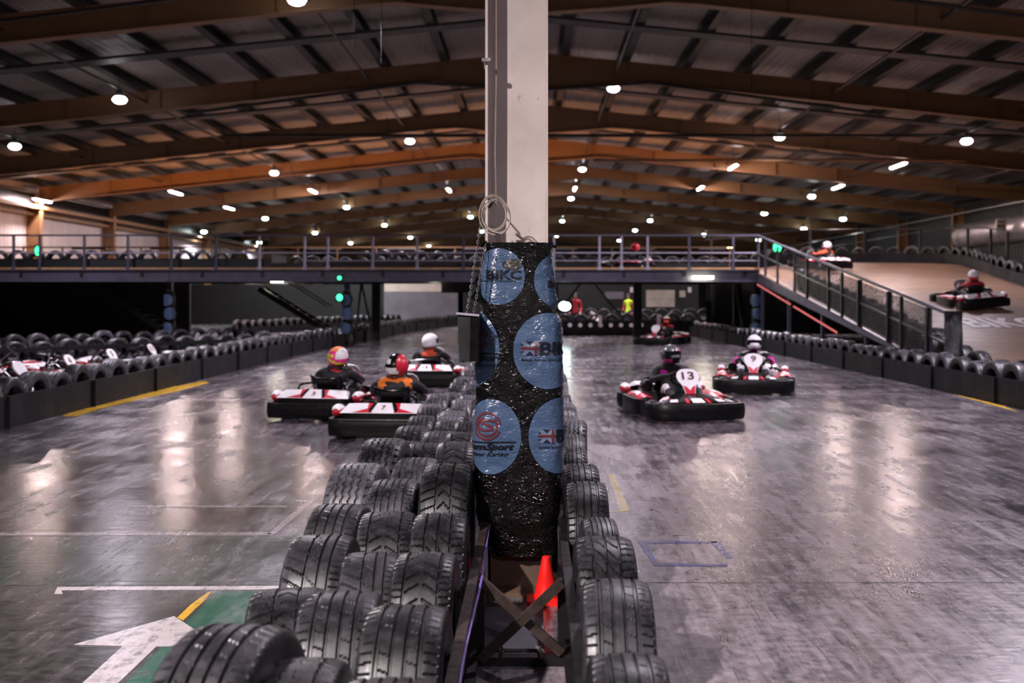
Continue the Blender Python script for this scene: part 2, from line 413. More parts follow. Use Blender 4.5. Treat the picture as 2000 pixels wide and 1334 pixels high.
# rafters: tapered portal beams with haunch at the middle
RD=[5.0+7.15*k for k in range(-1,15)]
for k,D in enumerate(RD):
    r=empty('roof_beam',(0,D,0))
    tag(r,'ochre steel portal roof beam, %s from the camera, spanning the hall'%nth(max(1,k+1)) if k>1 else 'ochre steel portal roof beam %s the padded column'%('above' if k==1 else 'behind'),'roof beam','portal roof beams')
    bot=lambda x:(7.61-.105*abs(x)) if abs(x)>3 else (7.31-(3-abs(x))*.067 if abs(x)<2.6 else 7.31)
    for sx in (-1,1):
        xs=[0,1.5,2.6,3.2,8,14,XW-.45]
        b=MB()
        for a_,c_ in zip(xs[:-1],xs[1:]):
            q=[(sx*a_,bot(a_)),(sx*c_,bot(c_)),(sx*c_,rz(c_)-.26),(sx*a_,rz(a_)-.26)]
            b.add([(x,-.012,z) for x,z in q]+[(x,.012,z) for x,z in q],[(0,1,2,3),(7,6,5,4),(0,4,5,1),(1,5,6,2),(2,6,7,3),(3,7,4,0)])
            for e,h in ((0,1),(3,2)):
                p,q2=q[e],q[h]
                b.bar((p[0],0,p[1]),(q2[0],0,q2[1]),.24,.025)
        b.build('rafter',M['ochre'],r)
        b=MB(); x=sx*(XW-.3)
        b.box((x,0,bot(XW-.3)/2+.2),(.5,.02,bot(XW-.3)+.4)); b.box((x-.25,0,bot(XW-.3)/2+.2),(.025,.26,bot(XW-.3)+.4)); b.box((x+.25,0,bot(XW-.3)/2+.2),(.025,.26,bot(XW-.3)+.4))
        b.build('wall_post',M['ochre'],r)
        b=MB()
        for j in range(1,8): b.box((sx*2.75*j*.9,0,bot(2.75*j*.9)+.3),(.02,.16,.5))
        b.build('stiffener',M['ochre'],r)
# mid-bay roof rails (grey)
for k in range(14):
    D=RD[k+1]+3.6
    b=MB()
    for sx in (-1,1): b.bar((0,D,rz(0)-.30),(sx*(XW-.1),D,rz(XW)-.30),.45,.06)
    o=b.build('rail',M['rail_roof'],ceil); o.name='cross_rail'
# left wall: eaves ledge, sill, dark lower wall
b=MB(); b.box((-XW+.35,(YB+Y0)/2,5.25),(.5,YB-Y0,.14)); b.box((-XW+.2,(YB+Y0)/2,4.98),(.25,YB-Y0,.1)); struct('trim_1',b,M['ochre'])
b=MB(); b.box((-XW+.08,(YB+Y0)/2,1.25),(.12,YB-Y0,2.5)); struct('trim_2',b,M['dark_wall'])
b=MB(); b.box((-XW+.25,(YB+Y0)/2,5.55),(.10,YB-Y0,.5)); struct('trim_3',b,M['dark_steel'])
# lower rear wall under the upper track
b=MB(); b.box((-14.7,58,1.15),(12.0,.15,2.3)); b.box((2.6,58,1.15),(14,.15,2.3)); struct('wall_rear',b,M['teal_wall'])
b=MB(); b.box((-6.4,58,.95),(4.6,.15,1.9)); struct('wall_rear_middle',b,M['plaster'])
b=MB(); b.box((-6.4,58.02,2.15),(4.6,.12,.5)); struct('wall_rear_upper',b,M['cream'])
b=MB(); b.box((-16.9,38,1.25),(7.6,.15,2.45)); struct('wall_left_lower',b,M['brown_wall'])
b=MB(); b.box((14.5,46,1.2),(13,.15,2.4)); struct('wall_right_lower',b,M['dark_wall'])

# ------------------------------------------------------------------ painted floor marks
def paint(name,polys,m,z,label,cat='floor marking',group=None):
    b=MB()
    for p in polys:
        P=[G(x,y) for x,y in p]; b.prism([(q.x,q.y) for q in P],.0002,z)
    return tag(b.build(name,m),label,cat,group)
paint('painted_zone',[[(-700,1052),(540,1052),(560,1040),(640,1040),(640,1143),(-900,1143)]],M['green_old'],.0012,'broad dull green painted zone across the left lane floor')
paint('painted_zone',[[(425,1155),(660,1155),(600,1420),(160,1420)]],M['green'],.0012,'bright green painted strip beside the front left tyres')
paint('painted_arrow',[[(145,1259),(340,1204),(386,1234),(366,1262),(306,1263),(215,1350),(145,1350),(240,1262)]],M['white_paint'],.0022,'large white painted arrow on the floor at bottom left')
paint('painted_line',[[(112,1147),(700,1144),(700,1151),(120,1153),(122,1160),(106,1160)]],M['white_paint'],.0022,'crisp white painted line meeting the left tyres above the arrow')
paint('painted_line',[[(-700,1040),(522,1040),(536,1046),(-700,1046)]],M['white_old'],.0022,'faded grey line across left lane above the dull green zone')
paint('painted_line',[[(522,1044),(690,905),(700,905),(538,1044)]],M['white_old'],.0022,'faded slanting grey line running up towards the left tyres')
paint('painted_line',[[(250,988),(560,988),(560,991),(250,991)]],M['white_old'],.0022,'thin faded line furthest up the left lane floor')
paint('painted_edge',[[(405,1158),(414,1156),(398,1175),(358,1212),(346,1207),(372,1182)]],M['yellow_paint'],.0022,'worn yellow paint dash beside green strip and arrow tip')
paint('painted_line',[[(120,813),(170,793),(260,771),(330,757),(400,744),(408,748),(340,766),(265,782),(190,800),(150,813)]],M['yellow_paint'],.0022,'long worn yellow line at the foot of left crash barrier')
paint('painted_line',[[(1187,927),(1200,927),(1230,998),(1214,1000),(1180,1001),(1180,998),(1212,998)]],M['yellow_old'],.0022,'short yellow corner line beside the right tyre row')
paint('painted_rectangle',[[(1245,1057),(1400,1057),(1400,1061),(1262,1062),(1285,1101),(1420,1102),(1420,1106),(1278,1106)],[(1388,1058),(1406,1058),(1430,1090),(1420,1092)]],M['blue_paint'],.0022,'peeling blue rectangle outline painted on the right lane floor')
paint('painted_line',[[(1268,995),(1302,995),(1322,1030),(1345,1046),(1316,1046),(1300,1012),(1285,998)]],M['white_old'],.0022,'patch of peeled pale tape on right lane above blue rectangle')
paint('painted_line',[[(1290,893),(1300,893),(1352,965),(1338,955)]],M['white_old'],.0022,'short faded slanting line on right lane left of the reflections')
paint('painted_line',[[(1860,770),(1900,778),(1960,793),(1990,805),(1960,797),(1900,781)]],M['yellow_paint'],.0022,'thin yellow line at the foot of right crash barrier')
b=MB(); y=G(1000,1138).y
b.box((4.5,y,.0008),(8.0,.006,.0016)); b.box((-5,y+.02,.0008),(7.6,.006,.0016)); tag(b.build('floor_joint',M['dark_cable']),'thin straight joint in the concrete floor crossing both lanes','floor joint')
# ------------------------------------------------------------------ tyres
def tread(kind, u, s):
    """depth 0..1 of the groove at arc length u (m, array) and place s across (-1..1, array)"""
    fr=lambda a:a-np.floor(a)
    band=lambda x,c,w: (np.abs(x-c)<w).astype(float)
    a=np.abs(s)
    if kind=='rib':
        g=sum(band(s,c,.045) for c in (-.56,-.19,.19,.56))
        g=g+ (a>.68)*(fr(u/.034+.3*a)<.16)*.8 + (a>.6)*(a<.64)*0
        g=g+ (a<.56)*(a>.23)*(fr(u/.055+s*.8)<.07)*.5
    elif kind=='vee':
        g=band(s,-.62,.035)+band(s,.62,.035)
        g=g+(a>.07)*(a<.62)*(fr(u/.060+1.35*a**1.3)<.20)+(a>.7)*(fr(u/.030-.5*a)<.2)*.8
    elif kind=='zig':
        tri=np.abs(fr(u/.052)-.5)*4-1
        g=sum((np.abs(s-c-.055*tri)<.035).astype(float) for c in (-.5,-.17,.17,.5))
        g=g+(a>.84)*(fr(u/.052)<.3)
    elif kind=='asym':
        g=band(s,-.2,.05)+band(s,.25,.05)+band(s,.62,.04)
        g=g+(s<-.2)*(fr(u/.055+1.1*s)<.17)+(s>.67)*(fr(u/.028)<.2)*.8+(s>-.15)*(s<.2)*(fr(u/.1+s)<.05)*.5
    elif kind=='swirl':
        g=band(s,-.5,.04)+band(s,0,.03)+band(s,.5,.04)
        g=g+(a<.5)*(a>.03)*(fr(u/.075+ .9*np.sin(s*3))<.15)+(a>.58)*(fr(u/.038-.6*a)<.22)*.9
    elif kind=='fine':
        g=sum(band(s,c,.04) for c in (-.62,-.31,0,.31,.62))+(a>.72)*(fr(u/.03)<.14)*.7
    elif kind=='block':
        g=band(s,-.33,.05)+band(s,.33,.05)+(a<.33)*(fr(u/.06+.6*np.abs(s)*3)<.16)+(a>.38)*(fr(u/.045+.8*a)<.2)
    return np.clip(g,0,1)
def tyre_mesh(name, R, W, kind, na=380, nt=56, mats=None, depth=.010, low=False):
    side=[(-.34,.62),(-.42,.595),(-.475,.66),(-.50,.78),(-.495,.88),(-.465,.945)]
    if low: side=[(-.36,.61),(-.46,.62),(-.5,.8),(-.475,.93)]
    tr=np.linspace(-1,1,nt)
    prof=[(x*W,r*R,None) for x,r in side]
    for s in tr: prof.append((s*.435*W, R*(1-.018*s*s-.018*max(0,abs(s)-.75)/.25), s))
    prof += [(-x*W,r*R,None) for x,r in side[::-1]]
    prof += [(.40*W,.86*R,None),(0,.93*R,None),(-.40*W,.86*R,None)]
    X=np.array([p[0] for p in prof]); RR=np.array([p[1] for p in prof]); istr=np.array([p[2] is not None for p in prof])
    sv=np.array([p[2] if p[2] is not None else 0 for p in prof])
    th=np.linspace(0,2*np.pi,na,endpoint=False)
    TH,_=np.meshgrid(th,X,indexing='ij')
    per=2*np.pi*R
    if kind:
        # make the pattern close on itself around the tyre
        g=tread(kind, TH*R*1.0, np.broadcast_to(sv,TH.shape))*istr
    else: g=0*TH
    r=RR[None,:]-depth*g
    co=np.stack([np.broadcast_to(X,TH.shape), r*np.sin(TH), r*np.cos(TH)],-1).reshape(-1,3)
    k=len(prof); i=np.arange(na)[:,None]; j=np.arange(k)[None,:]
    a=i*k+j; b_=i*k+(j+1)%k; c=((i+1)%na)*k+(j+1)%k; d=((i+1)%na)*k+j
    q=np.stack([a,b_,c,d],-1).reshape(-1,4)
    me=bpy.data.meshes.new(name); me.vertices.add(len(co)); me.vertices.foreach_set('co',co.ravel())
    me.loops.add(q.size); me.loops.foreach_set('vertex_index',q.ravel().astype(np.int32))
    me.polygons.add(len(q)); me.polygons.foreach_set('loop_start',np.arange(0,q.size,4,dtype=np.int32)); 
    me.polygons.foreach_set('use_smooth',np.ones(len(q),dtype=bool))
    me.update(calc_edges=True); me.materials.append(mats)
    me.set_sharp_from_angle(angle=math.radians(32 if not low else 50))
    return me
TR={}
for kd,mm in (('rib','rubber'),('vee','rubber'),('zig','rubber_dusty'),('asym','rubber'),('swirl','rubber'),('fine','rubber_dusty'),('block','rubber')):
    TR[kd]=tyre_mesh('tyre_'+kd,.31,.24,kd,mats=M[mm])
TR['wide']=tyre_mesh('tyre_wide',.31,.24,'block',mats=M['rubber'],na=420,nt=64)
MID=[tyre_mesh('mid_tyre',.31,.24,kd,na=96,nt=20,mats=M[m2],depth=.008) for kd,m2 in (('rib','rubber_dusty'),('fine','rubber'),('zig','rubber_dusty'))]
MIDC=[tyre_mesh('mid_tyre',.31,.24,kd,na=220,nt=40,mats=M['rubber_far'],depth=.009) for kd in ('rib','fine','zig','asym')]
LOW=[tyre_mesh('far_tyre',.31,.24,None,na=30,nt=5,mats=M[m2],low=True) for m2 in ('rubber_dark','rubber','rubber_dusty')]
LOOK={'rib':'ribbed black tyre','vee':'V-grooved black tyre','zig':'zigzag-grooved grey tyre','asym':'slant-cut tyre',
 'swirl':'swirl-cut black tyre','fine':'narrow-grooved tyre','block':'herringbone black tyre','wide':'wide off-road tyre'}
def tyre(me, x, y, R, W, rz=0, label='', group='', z=0, name='tyre'):
    o=inst(me,name,(x,y,z+R),rz); o.scale=(W/.24,R/.31,R/.31)
    o.rotation_euler=(random.uniform(0,6.28) if me.name.startswith(('mid','far')) else random.uniform(-.3,.3),0,rz)
    return tag(o,label,'tyre',group)
EXT={'outer':[],'middle':[],'inner':[],'right':[]}
# (px left, px right, px top, radius, tread, twist)
NEAR={'outer':[(345,545,1217,.36,'rib',-.10),(487,640,1147,.31,'block',.16),(570,690,1043,.32,'asym',0),(612,715,983,.31,'rib',-.05),(652,748,903,.34,'zig',-.08),(708,796,855,.36,'zig',-.06),(765,822,861,.30,'fine',0),(775,840,831,.31,'rib',-.06),(798,849,811,.31,'rib',0),(815,864,795,.31,'rib',.05)],
 'middle':[(488,668,1283,.31,'vee',0),(583,748,1152,.31,'rib',.06),(668,780,1078,.30,'asym',.08),(703,812,998,.31,'vee',.05),(722,822,935,.31,'fine',-.02),(768,856,893,.31,'fine',0),(787,872,865,.31,'swirl',0),(823,899,843,.31,'fine',-.06),(850,905,820,.31,'zig',.02)],
 'inner':[(660,850,1322,.31,'rib',.03),(705,882,1180,.31,'rib',0),(772,892,1077,.31,'vee',0),(806,914,1002,.32,'swirl',.02),(820,930,905,.36,'wide',0),(852,930,862,.32,'vee',0),(866,930,850,.31,'vee',0),(882,938,830,.31,'fine',0)],
 'right':[(1335,1450,1318,.30,'fine',0),(1150,1305,1274,.31,'rib',0),(1135,1272,1130,.32,'rib',-.03),(1122,1238,1047,.32,'swirl',0),(1136,1205,1010,.29,'fine',.05),(1103,1186,942,.32,'rib',0),(1098,1168,905,.31,'rib',.03),(1095,1146,873,.31,'rib',0),(1090,1144,852,.31,'fine',0)]}
WHERE={'outer':'outermost row left of the padded column','middle':'middle row left of the padded column','inner':'innermost row left of the padded column','right':'single row right of the padded column'}
AUTOX={'outer':-1.10+.11,'middle':-.72,'inner':-.42,'right':.295}
for row,L_ in NEAR.items():
    y=0; n=0
    for (xl,xr,yt,R,kd,tw) in L_:
        tn=(yt-HY)/F; cs=1/math.sqrt(1+tn*tn)
        D=(CH-R-R/cs)/tn
        W=(xr-xl)*D/F; x=((xl+xr)/2-HX)*D/F
        W=min(W,.27)
        if kd=='fine' and yt==1318: x=.475; D=2.52; W=.17
        elif y and D-y<R+pr-.004: D=y+R+pr-.004
        n+=1
        tyre(TR[kd],x,D,R,W,tw,'%s, %s from the front in the %s'%(LOOK[kd],nth(n),WHERE[row]),'tyres of the centre barrier')
        if yt!=1318: y=D; pr=R
    k=0
    while y+.64<17.5:
        R=random.uniform(.29,.33); y+=R+pr; pr=R; n+=1; k+=1
        kd=random.choice(['rib','fine','asym','rib','swirl']); W=random.uniform(.2,.235)
        tyre(TR[kd] if y<7.2 else MIDC[n%4],AUTOX[row]+(.12 if row=='outer' and y>10.4 else .04 if row=='middle' and y>10.4 else 0)+random.uniform(-.02,.02),y,R,W,random.uniform(-.1,.1),'%s, %s from the front in the %s'%(LOOK[kd] if y<9.5 else 'dusty black tyre',nth(n),WHERE[row]),'tyres of the centre barrier')

def along(path, step, off=0):
    """points every step along a polyline: (x,y,heading)"""
    out=[]; pos=off; acc=0
    for a,b in zip(path[:-1],path[1:]):
        a=Vector(a); b=Vector(b); L=(b-a).length; t=(b-a)/L
        while pos<=acc+L:
            p=a+t*(pos-acc); out.append((p,math.atan2(t.y,t.x))); pos+=step
        acc+=L
    return out
def tyre_row(path, label, group, step=.64, Rm=.31, zf=None, meshes=LOW, near=None, name='tyre', axle=0, lim=None):
    pts=along(path,step)
    for i,(p,h) in enumerate(pts):
        if any(abs(p.x-q)<.42 and abs(p.y-33.5)<.42 for q in (-12.23,-6.27,7.49)): continue
        R=Rm*random.uniform(.93,1.05)
        z=zf(p) if zf else (p.z if len(p)>2 else 0)
        me=(MID if (near and p.y<near) else meshes)[i%3]
        tyre(me,p.x+random.uniform(-.02,.02),p.y,R,random.uniform(.2,.24),h-PI/2+axle+random.uniform(-.08,.08),label%nth(i+1),group,z=z)
def skirt(name, path, h, label, side, th=.02, zf=None, seg=2.4, m='belt'):
    r=empty(name,(0,0,0),0,label,'barrier skirt')
    pts=along(path,seg/6.0)
    P=[p for p,_ in pts]+[Vector(path[-1])]
    for i in range(0,len(P)-1,6):
        q=P[i:i+7]
        if len(q)<2: continue
        b=MB(); vs=[]
        for j,p in enumerate(q):
            z=(zf(p) if zf else 0)
            t=(q[min(j+1,len(q)-1)]-q[max(j-1,0)]).normalized(); n=Vector((t.y,-t.x,0))*side
            wob=.02*noise.noise(Vector((p.x*2,p.y*2,0))); hh=h+.02*noise.noise(Vector((p.x,p.y,7)))
            for o,zz in ((.0+wob,0),(wob,.5),(wob*1.5,1),(wob*1.5-th,1),(-th,0)):
                vs.append((p.x+n.x*o,p.y+n.y*o,z+zz*hh))
        fs=[]; k=5
        for j in range(len(q)-1):
            for e in range(k): fs.append((j*k+e,j*k+(e+1)%k,(j+1)*k+(e+1)%k,(j+1)*k+e))
        fs += [tuple(range(k)),tuple((len(q)-1)*k+e for e in range(k))[::-1]]
        b.add(vs,fs)
        # bolts and the lap strip at each joint
        p=q[0]; z=zf(p) if zf else 0
        t=(q[1]-q[0]).normalized(); n=Vector((t.y,-t.x,0))*side
        c=Vector((p.x,p.y,z+h/2))+n*.012
        b.bar(c-Vector((0,0,h/2)),c+Vector((0,0,h/2)),.05,.012,up=t)
        b.build('belt_panel',M[m],r)
    return r
LP=[(-6.5,7.5),(-6.5,28),(-6.15,36),(-5.6,44),(-4.6,53),(-3.0,60)]
lt=[(x-.18,y) for x,y in LP]; LP=LP[:-1]+[(-3.6,56.5)]; lt=[(x-.2,y) for x,y in LP]; lt[0]=(-6.7,12.0)
skirt('crash_barrier_skirt',[(x,y,0) for x,y in LP],.40,'low black rubber belt skirt along the left track edge, yellow line at its foot',1)
tyre_row([(x,y,0) for x,y in lt],'upright tyre behind the left track skirt, %s from near end','tyres of the left track barrier',near=24)
RP=[(7.1,8),(7.05,18),(6.95,24),(6.65,36),(6.4,41)]
skirt('crash_barrier_skirt',[(x,y,0) for x,y in RP],.40,'low black rubber belt skirt along the right track edge',-1)
tyre_row([(7.27,14.3,0)]+[(x+.2,y,0) for x,y in RP[1:]],'upright tyre behind the right track skirt, %s from near end','tyres of the right track barrier',near=26)
tyre_row([(8.6,13.6,0),(7.75,17.0,0),(7.72,20.5,.5)],'dark back-row tyre at the foot of plywood ramp, %s from near end','tyres at the foot of the ramp',near=30)
# pit rows on the left
tyre_row([(-15.2,18.0,0),(-7.7,28.4,0)],'dark tyre in the row behind the parked karts, %s from its left end','tyres behind the parked karts',near=1)
tyre_row([(-16.5,23,0),(-9.4,33,0)],'dark tyre in the rearmost pit row, %s from its left end','tyres of the rear pit row',near=1)
tyre_row([(-12.5,42,0),(-9.5,52,0),(-7.6,57,0)],'small far tyre along the inner track left of the bridge pillars, %s from its left end','tyres along the far inner track')
skirt('crash_barrier_skirt',[(-12.3,41.8,0),(-9.3,51.8,0),(-7.4,56.6,0)],.30,'low black skirt of the far inner track beyond the left barrier',1)
b=MB(); b.bar((-15.0,17.7,.42),(-7.4,28.2,.42),.04,.1); tag(b.build('barrier_rail',M['black_metal']),'dark horizontal rail in front of tyres behind parked karts','barrier rail')
# far barrier under the bridge at the right
skirt('crash_barrier_skirt',[(1.2,41,0),(7.0,41,0)],.62,'dark skirt wall across the far bend under the bridge',1)
def dotrow():
    for i in range(8):
        b=MB(); b.lathe([(.0,-.01),(.085,-.01),(.085,.01),(0,.01)],14,axis='Y')
        o=b.build('white_reflector',M['white'],smooth=True); o.location=(1.5+.42*i,40.94,.44)
        tag(o,'small round white reflector on the far dark skirt, %s from the left'%nth(i+1),'reflector','reflectors on the far skirt')
dotrow()
tyre_row([(1.3,41.4,.3),(6.9,41.4,.3)],'far tyre on top of the dark skirt across the bend, %s from the left','tyres across the far bend',axle=0)
tyre_row([(1.3,45,.45),(8.6,45,.45)],'far tyre in the second row across the bend, %s from the left','tyres across the far bend, second row',axle=0)

# ------------------------------------------------------------------ centre column
CX,CY=-.094,5.62
b=MB()
hw,fd=.168,.19; T=.014
b.box((CX,CY+.10,3.6),(2*hw,.010,7.3)); 
b.box((CX-hw,CY+.02,3.6),(T,fd,7.3)); b.box((CX+hw,CY+.02,3.6),(T,fd,7.3))
b.bar((CX-hw+.012,CY+.09,0),(CX-hw+.012,CY+.09,7.2),.014,.014); b.bar((CX+hw-.012,CY+.09,0),(CX+hw-.012,CY+.09,7.2),.014,.014)
col=tag(b.build('steel_column',M['column']),'tall cream painted steel column rising in the centre, wrapped below','column')
b=MB(); b.box((CX,CY,.012),(.5,.42,.024)); b.build('base_plate',M['brown_box'],col)
b=MB(); b.box((CX-hw-.004,CY-.03,2.93),(.022,.05,.035)); b.box((CX-hw+.0,CY-.09,2.95),(.05,.02,.02)); b.build('cable_clamp',M['steel'],col)
b=MB(); b.box((CX,CY+.0,.12),(.29,.13,.21)); tag(b.build('packing_board',M['brown_box']),'brown board packed around the foot of the centre column','board')

# crumpled padding: section at each level  z, half width, half depth, centre x
WR=[(.20,.175,.13,-.07),(.30,.205,.16,-.08),(.44,.228,.19,-.085),(.657,.247,.21,-.083),(.87,.25,.215,-.082),(1.11,.240,.20,-.080),(1.35,.236,.195,-.080),(1.50,.228,.185,-.083),(1.56,.205,.165,-.085),(1.60,.212,.17,-.086),(1.75,.205,.16,-.087),(1.87,.190,.15,-.088),(1.935,.180,.135,-.090)]
def sect(z):
    for a,c in zip(WR[:-1],WR[1:]):
        if a[0]<=z<=c[0]:
            t=(z-a[0])/(c[0]-a[0]); t=t*t*(3-2*t); return [a[i]*(1-t)+c[i]*t for i in (1,2,3)]
    return WR[0][1:] if z<WR[0][0] else WR[-1][1:]
def perim(u,a,b_,rc=.09):
    """point on the rounded section, u metres along from the middle of the front face"""
    sg=1 if u>=0 else -1; u=abs(u); fl=a-rc; L1=fl; L2=rc*PI/2; L3=2*(b_-rc)
    if u<=L1: x,y,nx,ny=u,-b_,0,-1
    elif u<=L1+L2: t=(u-L1)/rc; x,y,nx,ny=fl+rc*math.sin(t),-(b_-rc)-rc*math.cos(t),math.sin(t),-math.cos(t)
    elif u<=L1+L2+L3: x,y,nx,ny=a,-(b_-rc)+(u-L1-L2),1,0
    elif u<=L1+2*L2+L3: t=(u-L1-L2-L3)/rc; x,y,nx,ny=fl+rc*math.cos(t),(b_-rc)+rc*math.sin(t),math.cos(t),math.sin(t)
    else: x,y,nx,ny=max(0,fl-(u-L1-2*L2-L3)),b_,0,1
    return sg*x,y,sg*nx,ny
DISCS=[(-.105,1.7476,.145,.155),(.225,1.725,.135,.150),(-.255,1.351,.150,.205),(.165,1.3397,.195,.207),(-.150,.875,.165,.203),(.230,.878,.175,.205)]
def loose(u,z):
    m=1.0
    for a,b_,c,d in DISCS:
        r=math.hypot((u-a)/c,(z-b_)/d); m=min(m,max(0,min(1,(r-1.0)/.12)))
    return m
def wrapP(u,z,off=0.0):
    a,b_,cx=sect(z)
    x,y,nx,ny=perim(u,a,b_)
    d=.010*noise.noise(Vector((x*7,y*7,z*6)))+.006*noise.noise(Vector((x*16,y*16,z*22)))
    mk=loose(u,z)
    if mk>0:
        q=Vector((x*20,y*20,z*30+u*8)); d+=mk*(.0085*abs(noise.noise(q))+.0035*noise.noise(q*2.3)-.001)
    return Vector((cx+x+nx*(d+off),CY-.0+y+ny*(d+off),z))
b=MB(); NU,NZ=340,440
half=lambda z:(lambda s:(s[0]-.09)*2+.18*PI/2*2/1+2*(s[1]-.09))(sect(z))
vs=[]
for j in range(NZ+1):
    z=.20+(1.935-.20)*j/NZ
    a,b_,_=sect(z); H=(a-.09)*2+.09*PI+2*(b_-.09)
    for i in range(NU):
        u=-H+2*H*i/NU
        vs.append(wrapP(u,z+.004*0))
fs=[(j*NU+i,j*NU+(i+1)%NU,(j+1)*NU+(i+1)%NU,(j+1)*NU+i) for j in range(NZ) for i in range(NU)]
b.add(vs,fs)
pad=tag(b.build('column_padding',M['film'],smooth=True,ang=180),'crumpled glossy black padding with blue logo discs wrapped round the cream column','column padding')
# folds of film sticking out at the neck and rim
b=MB()
for (u0,z0,l,w_) in ((-.26,1.50,.06,.07),(-.25,1.64,.05,.08),(.22,1.92,.035,.03),(-.2,1.925,.03,.03),(-.27,1.72,.04,.1)):
    def fn(s,t,u0=u0,z0=z0,l=l,w_=w_):
        p=wrapP(u0+(t-.5)*.02,z0+(t-.5)*w_,.0); a=wrapP(u0+(t-.5)*.02,z0+(t-.5)*w_,1.0)-p
        return p+a*(l*s*math.sin(PI*min(.98,max(.02,t))))+Vector((0,0,.01*math.sin(9*s+5*t)))
    b.grid(fn,6,6)
b.build('film_fold',M['film'],pad,smooth=True,ang=180)
def disc(u0,z0,ru,rv,m='film_blue',off=.004,name='logo_disc',n=26,clip=None):
    b=MB(); vs=[wrapP(u0,z0,off)]; NR=14; NA=72
    for i in range(1,NR+1):
        for j in range(NA):
            a=2*PI*j/NA; u=u0+ru*i/NR*math.cos(a); z=z0+rv*i/NR*math.sin(a)
            if clip: z=min(max(z,clip[0]),clip[1])
            vs.append(wrapP(u,z,off))
    fs=[(0,1+j,1+(j+1)%NA) for j in range(NA)]
    for i in range(NR-1):
        for j in range(NA): fs.append((1+i*NA+j,1+(i+1)*NA+j,1+(i+1)*NA+(j+1)%NA,1+i*NA+(j+1)%NA))
    b.add(vs,fs); return b.build(name,M[m],pad,smooth=True,ang=180)
def flat_text(s, width=None, height=None, bold=0.0, shear=0.0, align='CENTER'):
    cu=bpy.data.curves.new('t','FONT'); cu.body=s; cu.align_x=align; cu.offset=bold; cu.shear=shear; cu.resolution_u=4; cu.fill_mode='FRONT'
    o=bpy.data.objects.new('t',cu); COL.objects.link(o); bpy.context.view_layer.update()
    me=bpy.data.meshes.new_from_object(o.evaluated_get(bpy.context.evaluated_depsgraph_get()))
    bpy.data.objects.remove(o); bpy.data.curves.remove(cu)
    v=[(p.co.x,p.co.y) for p in me.vertices]; f=[tuple(p.vertices) for p in me.polygons]
    x0=min(p[0] for p in v); x1=max(p[0] for p in v); y0=min(p[1] for p in v); y1=max(p[1] for p in v)
    sx=width/(x1-x0) if width else None; sy=height/(y1-y0) if height else None
    if sx is None: sx=sy
    if sy is None: sy=sx
    return [((x-(x0+x1)/2)*sx,(y-(y0+y1)/2)*sy) for x,y in v],f
def on_pad(name,v,f,u0,z0,m,parent,off=.0085):
    # cut into small pieces so that it bends with the film
    bm=bmesh.new(); vv=[bm.verts.new((x,y,0)) for x,y in v]
    for q in f:
        try: bm.faces.new([vv[i] for i in q])
        except ValueError: pass
    for ax in (0,1):
        lo=min(p[ax] for p in v); hi=max(p[ax] for p in v); k=max(2,int((hi-lo)/.012))
        for i in range(1,k):
            c=lo+(hi-lo)*i/k; co_=[0,0,0]; co_[ax]=c; no=[0,0,0]; no[ax]=1
            bmesh.ops.bisect_plane(bm,geom=bm.verts[:]+bm.edges[:]+bm.faces[:],plane_co=co_,plane_no=no)
    me=bpy.data.meshes.new(name)
    for q in bm.verts: q.co=wrapP(u0+q.co.x,z0+q.co.y,off)
    bm.to_mesh(me); bm.free(); me.materials.append(M[m])
    return inst(me,name,parent=parent)
def rect(x0,y0,x1,y1): return [(x0,y0),(x1,y0),(x1,y1),(x0,y1)]
def polys(ps):
    v=[];f=[]
    for p in ps: f.append(tuple(range(len(v),len(v)+len(p)))); v+=p
    return v,f
def flag(u0,z0,w_,h,parent):
    X,Y=w_/2,h/2
    on_pad('flag_field',*polys([rect(-X,-Y,X,Y)]),u0,z0,'blue_ink',parent,.0070)
    d=.16*h
    on_pad('flag_saltire',*polys([[(-X,-Y),(-X+2*d,-Y),(X,Y-d*.4),(X,Y),(X-2*d,Y),(-X,-Y+d*.4)],[(-X,Y),(-X,Y-d*.6),(X-2*d,-Y),(X,-Y),(X,-Y+d*.6),(-X+2*d,Y)]]),u0,z0,'pale_ink',parent,.0077)
    on_pad('flag_cross',*polys([rect(-X,-.18*h,X,.18*h),rect(X*.42,-Y,X*.98,Y)]),u0,z0,'pale_ink',parent,.0084)
    on_pad('flag_cross',*polys([rect(-X,-.11*h,X,.11*h),rect(X*.55,-Y,X*.88,Y)]),u0,z0,'red_ink',parent,.0091)
K=1/353.
def bik(parent,u0,z0,s=1.0):
    flag(u0-.105*s,z0,.095*s,.076*s,parent)
    v,f=flat_text('BIKC',width=.25*s,height=.074*s,bold=.03); on_pad('lettering',v,f,u0+.075*s,z0,'black_ink',parent)
    v,f=flat_text('British Indoor Karting Championship',width=.36*s,height=.020*s,bold=.01); on_pad('small_lettering',v,f,u0+.03*s,z0-.064*s,'black_ink',parent)
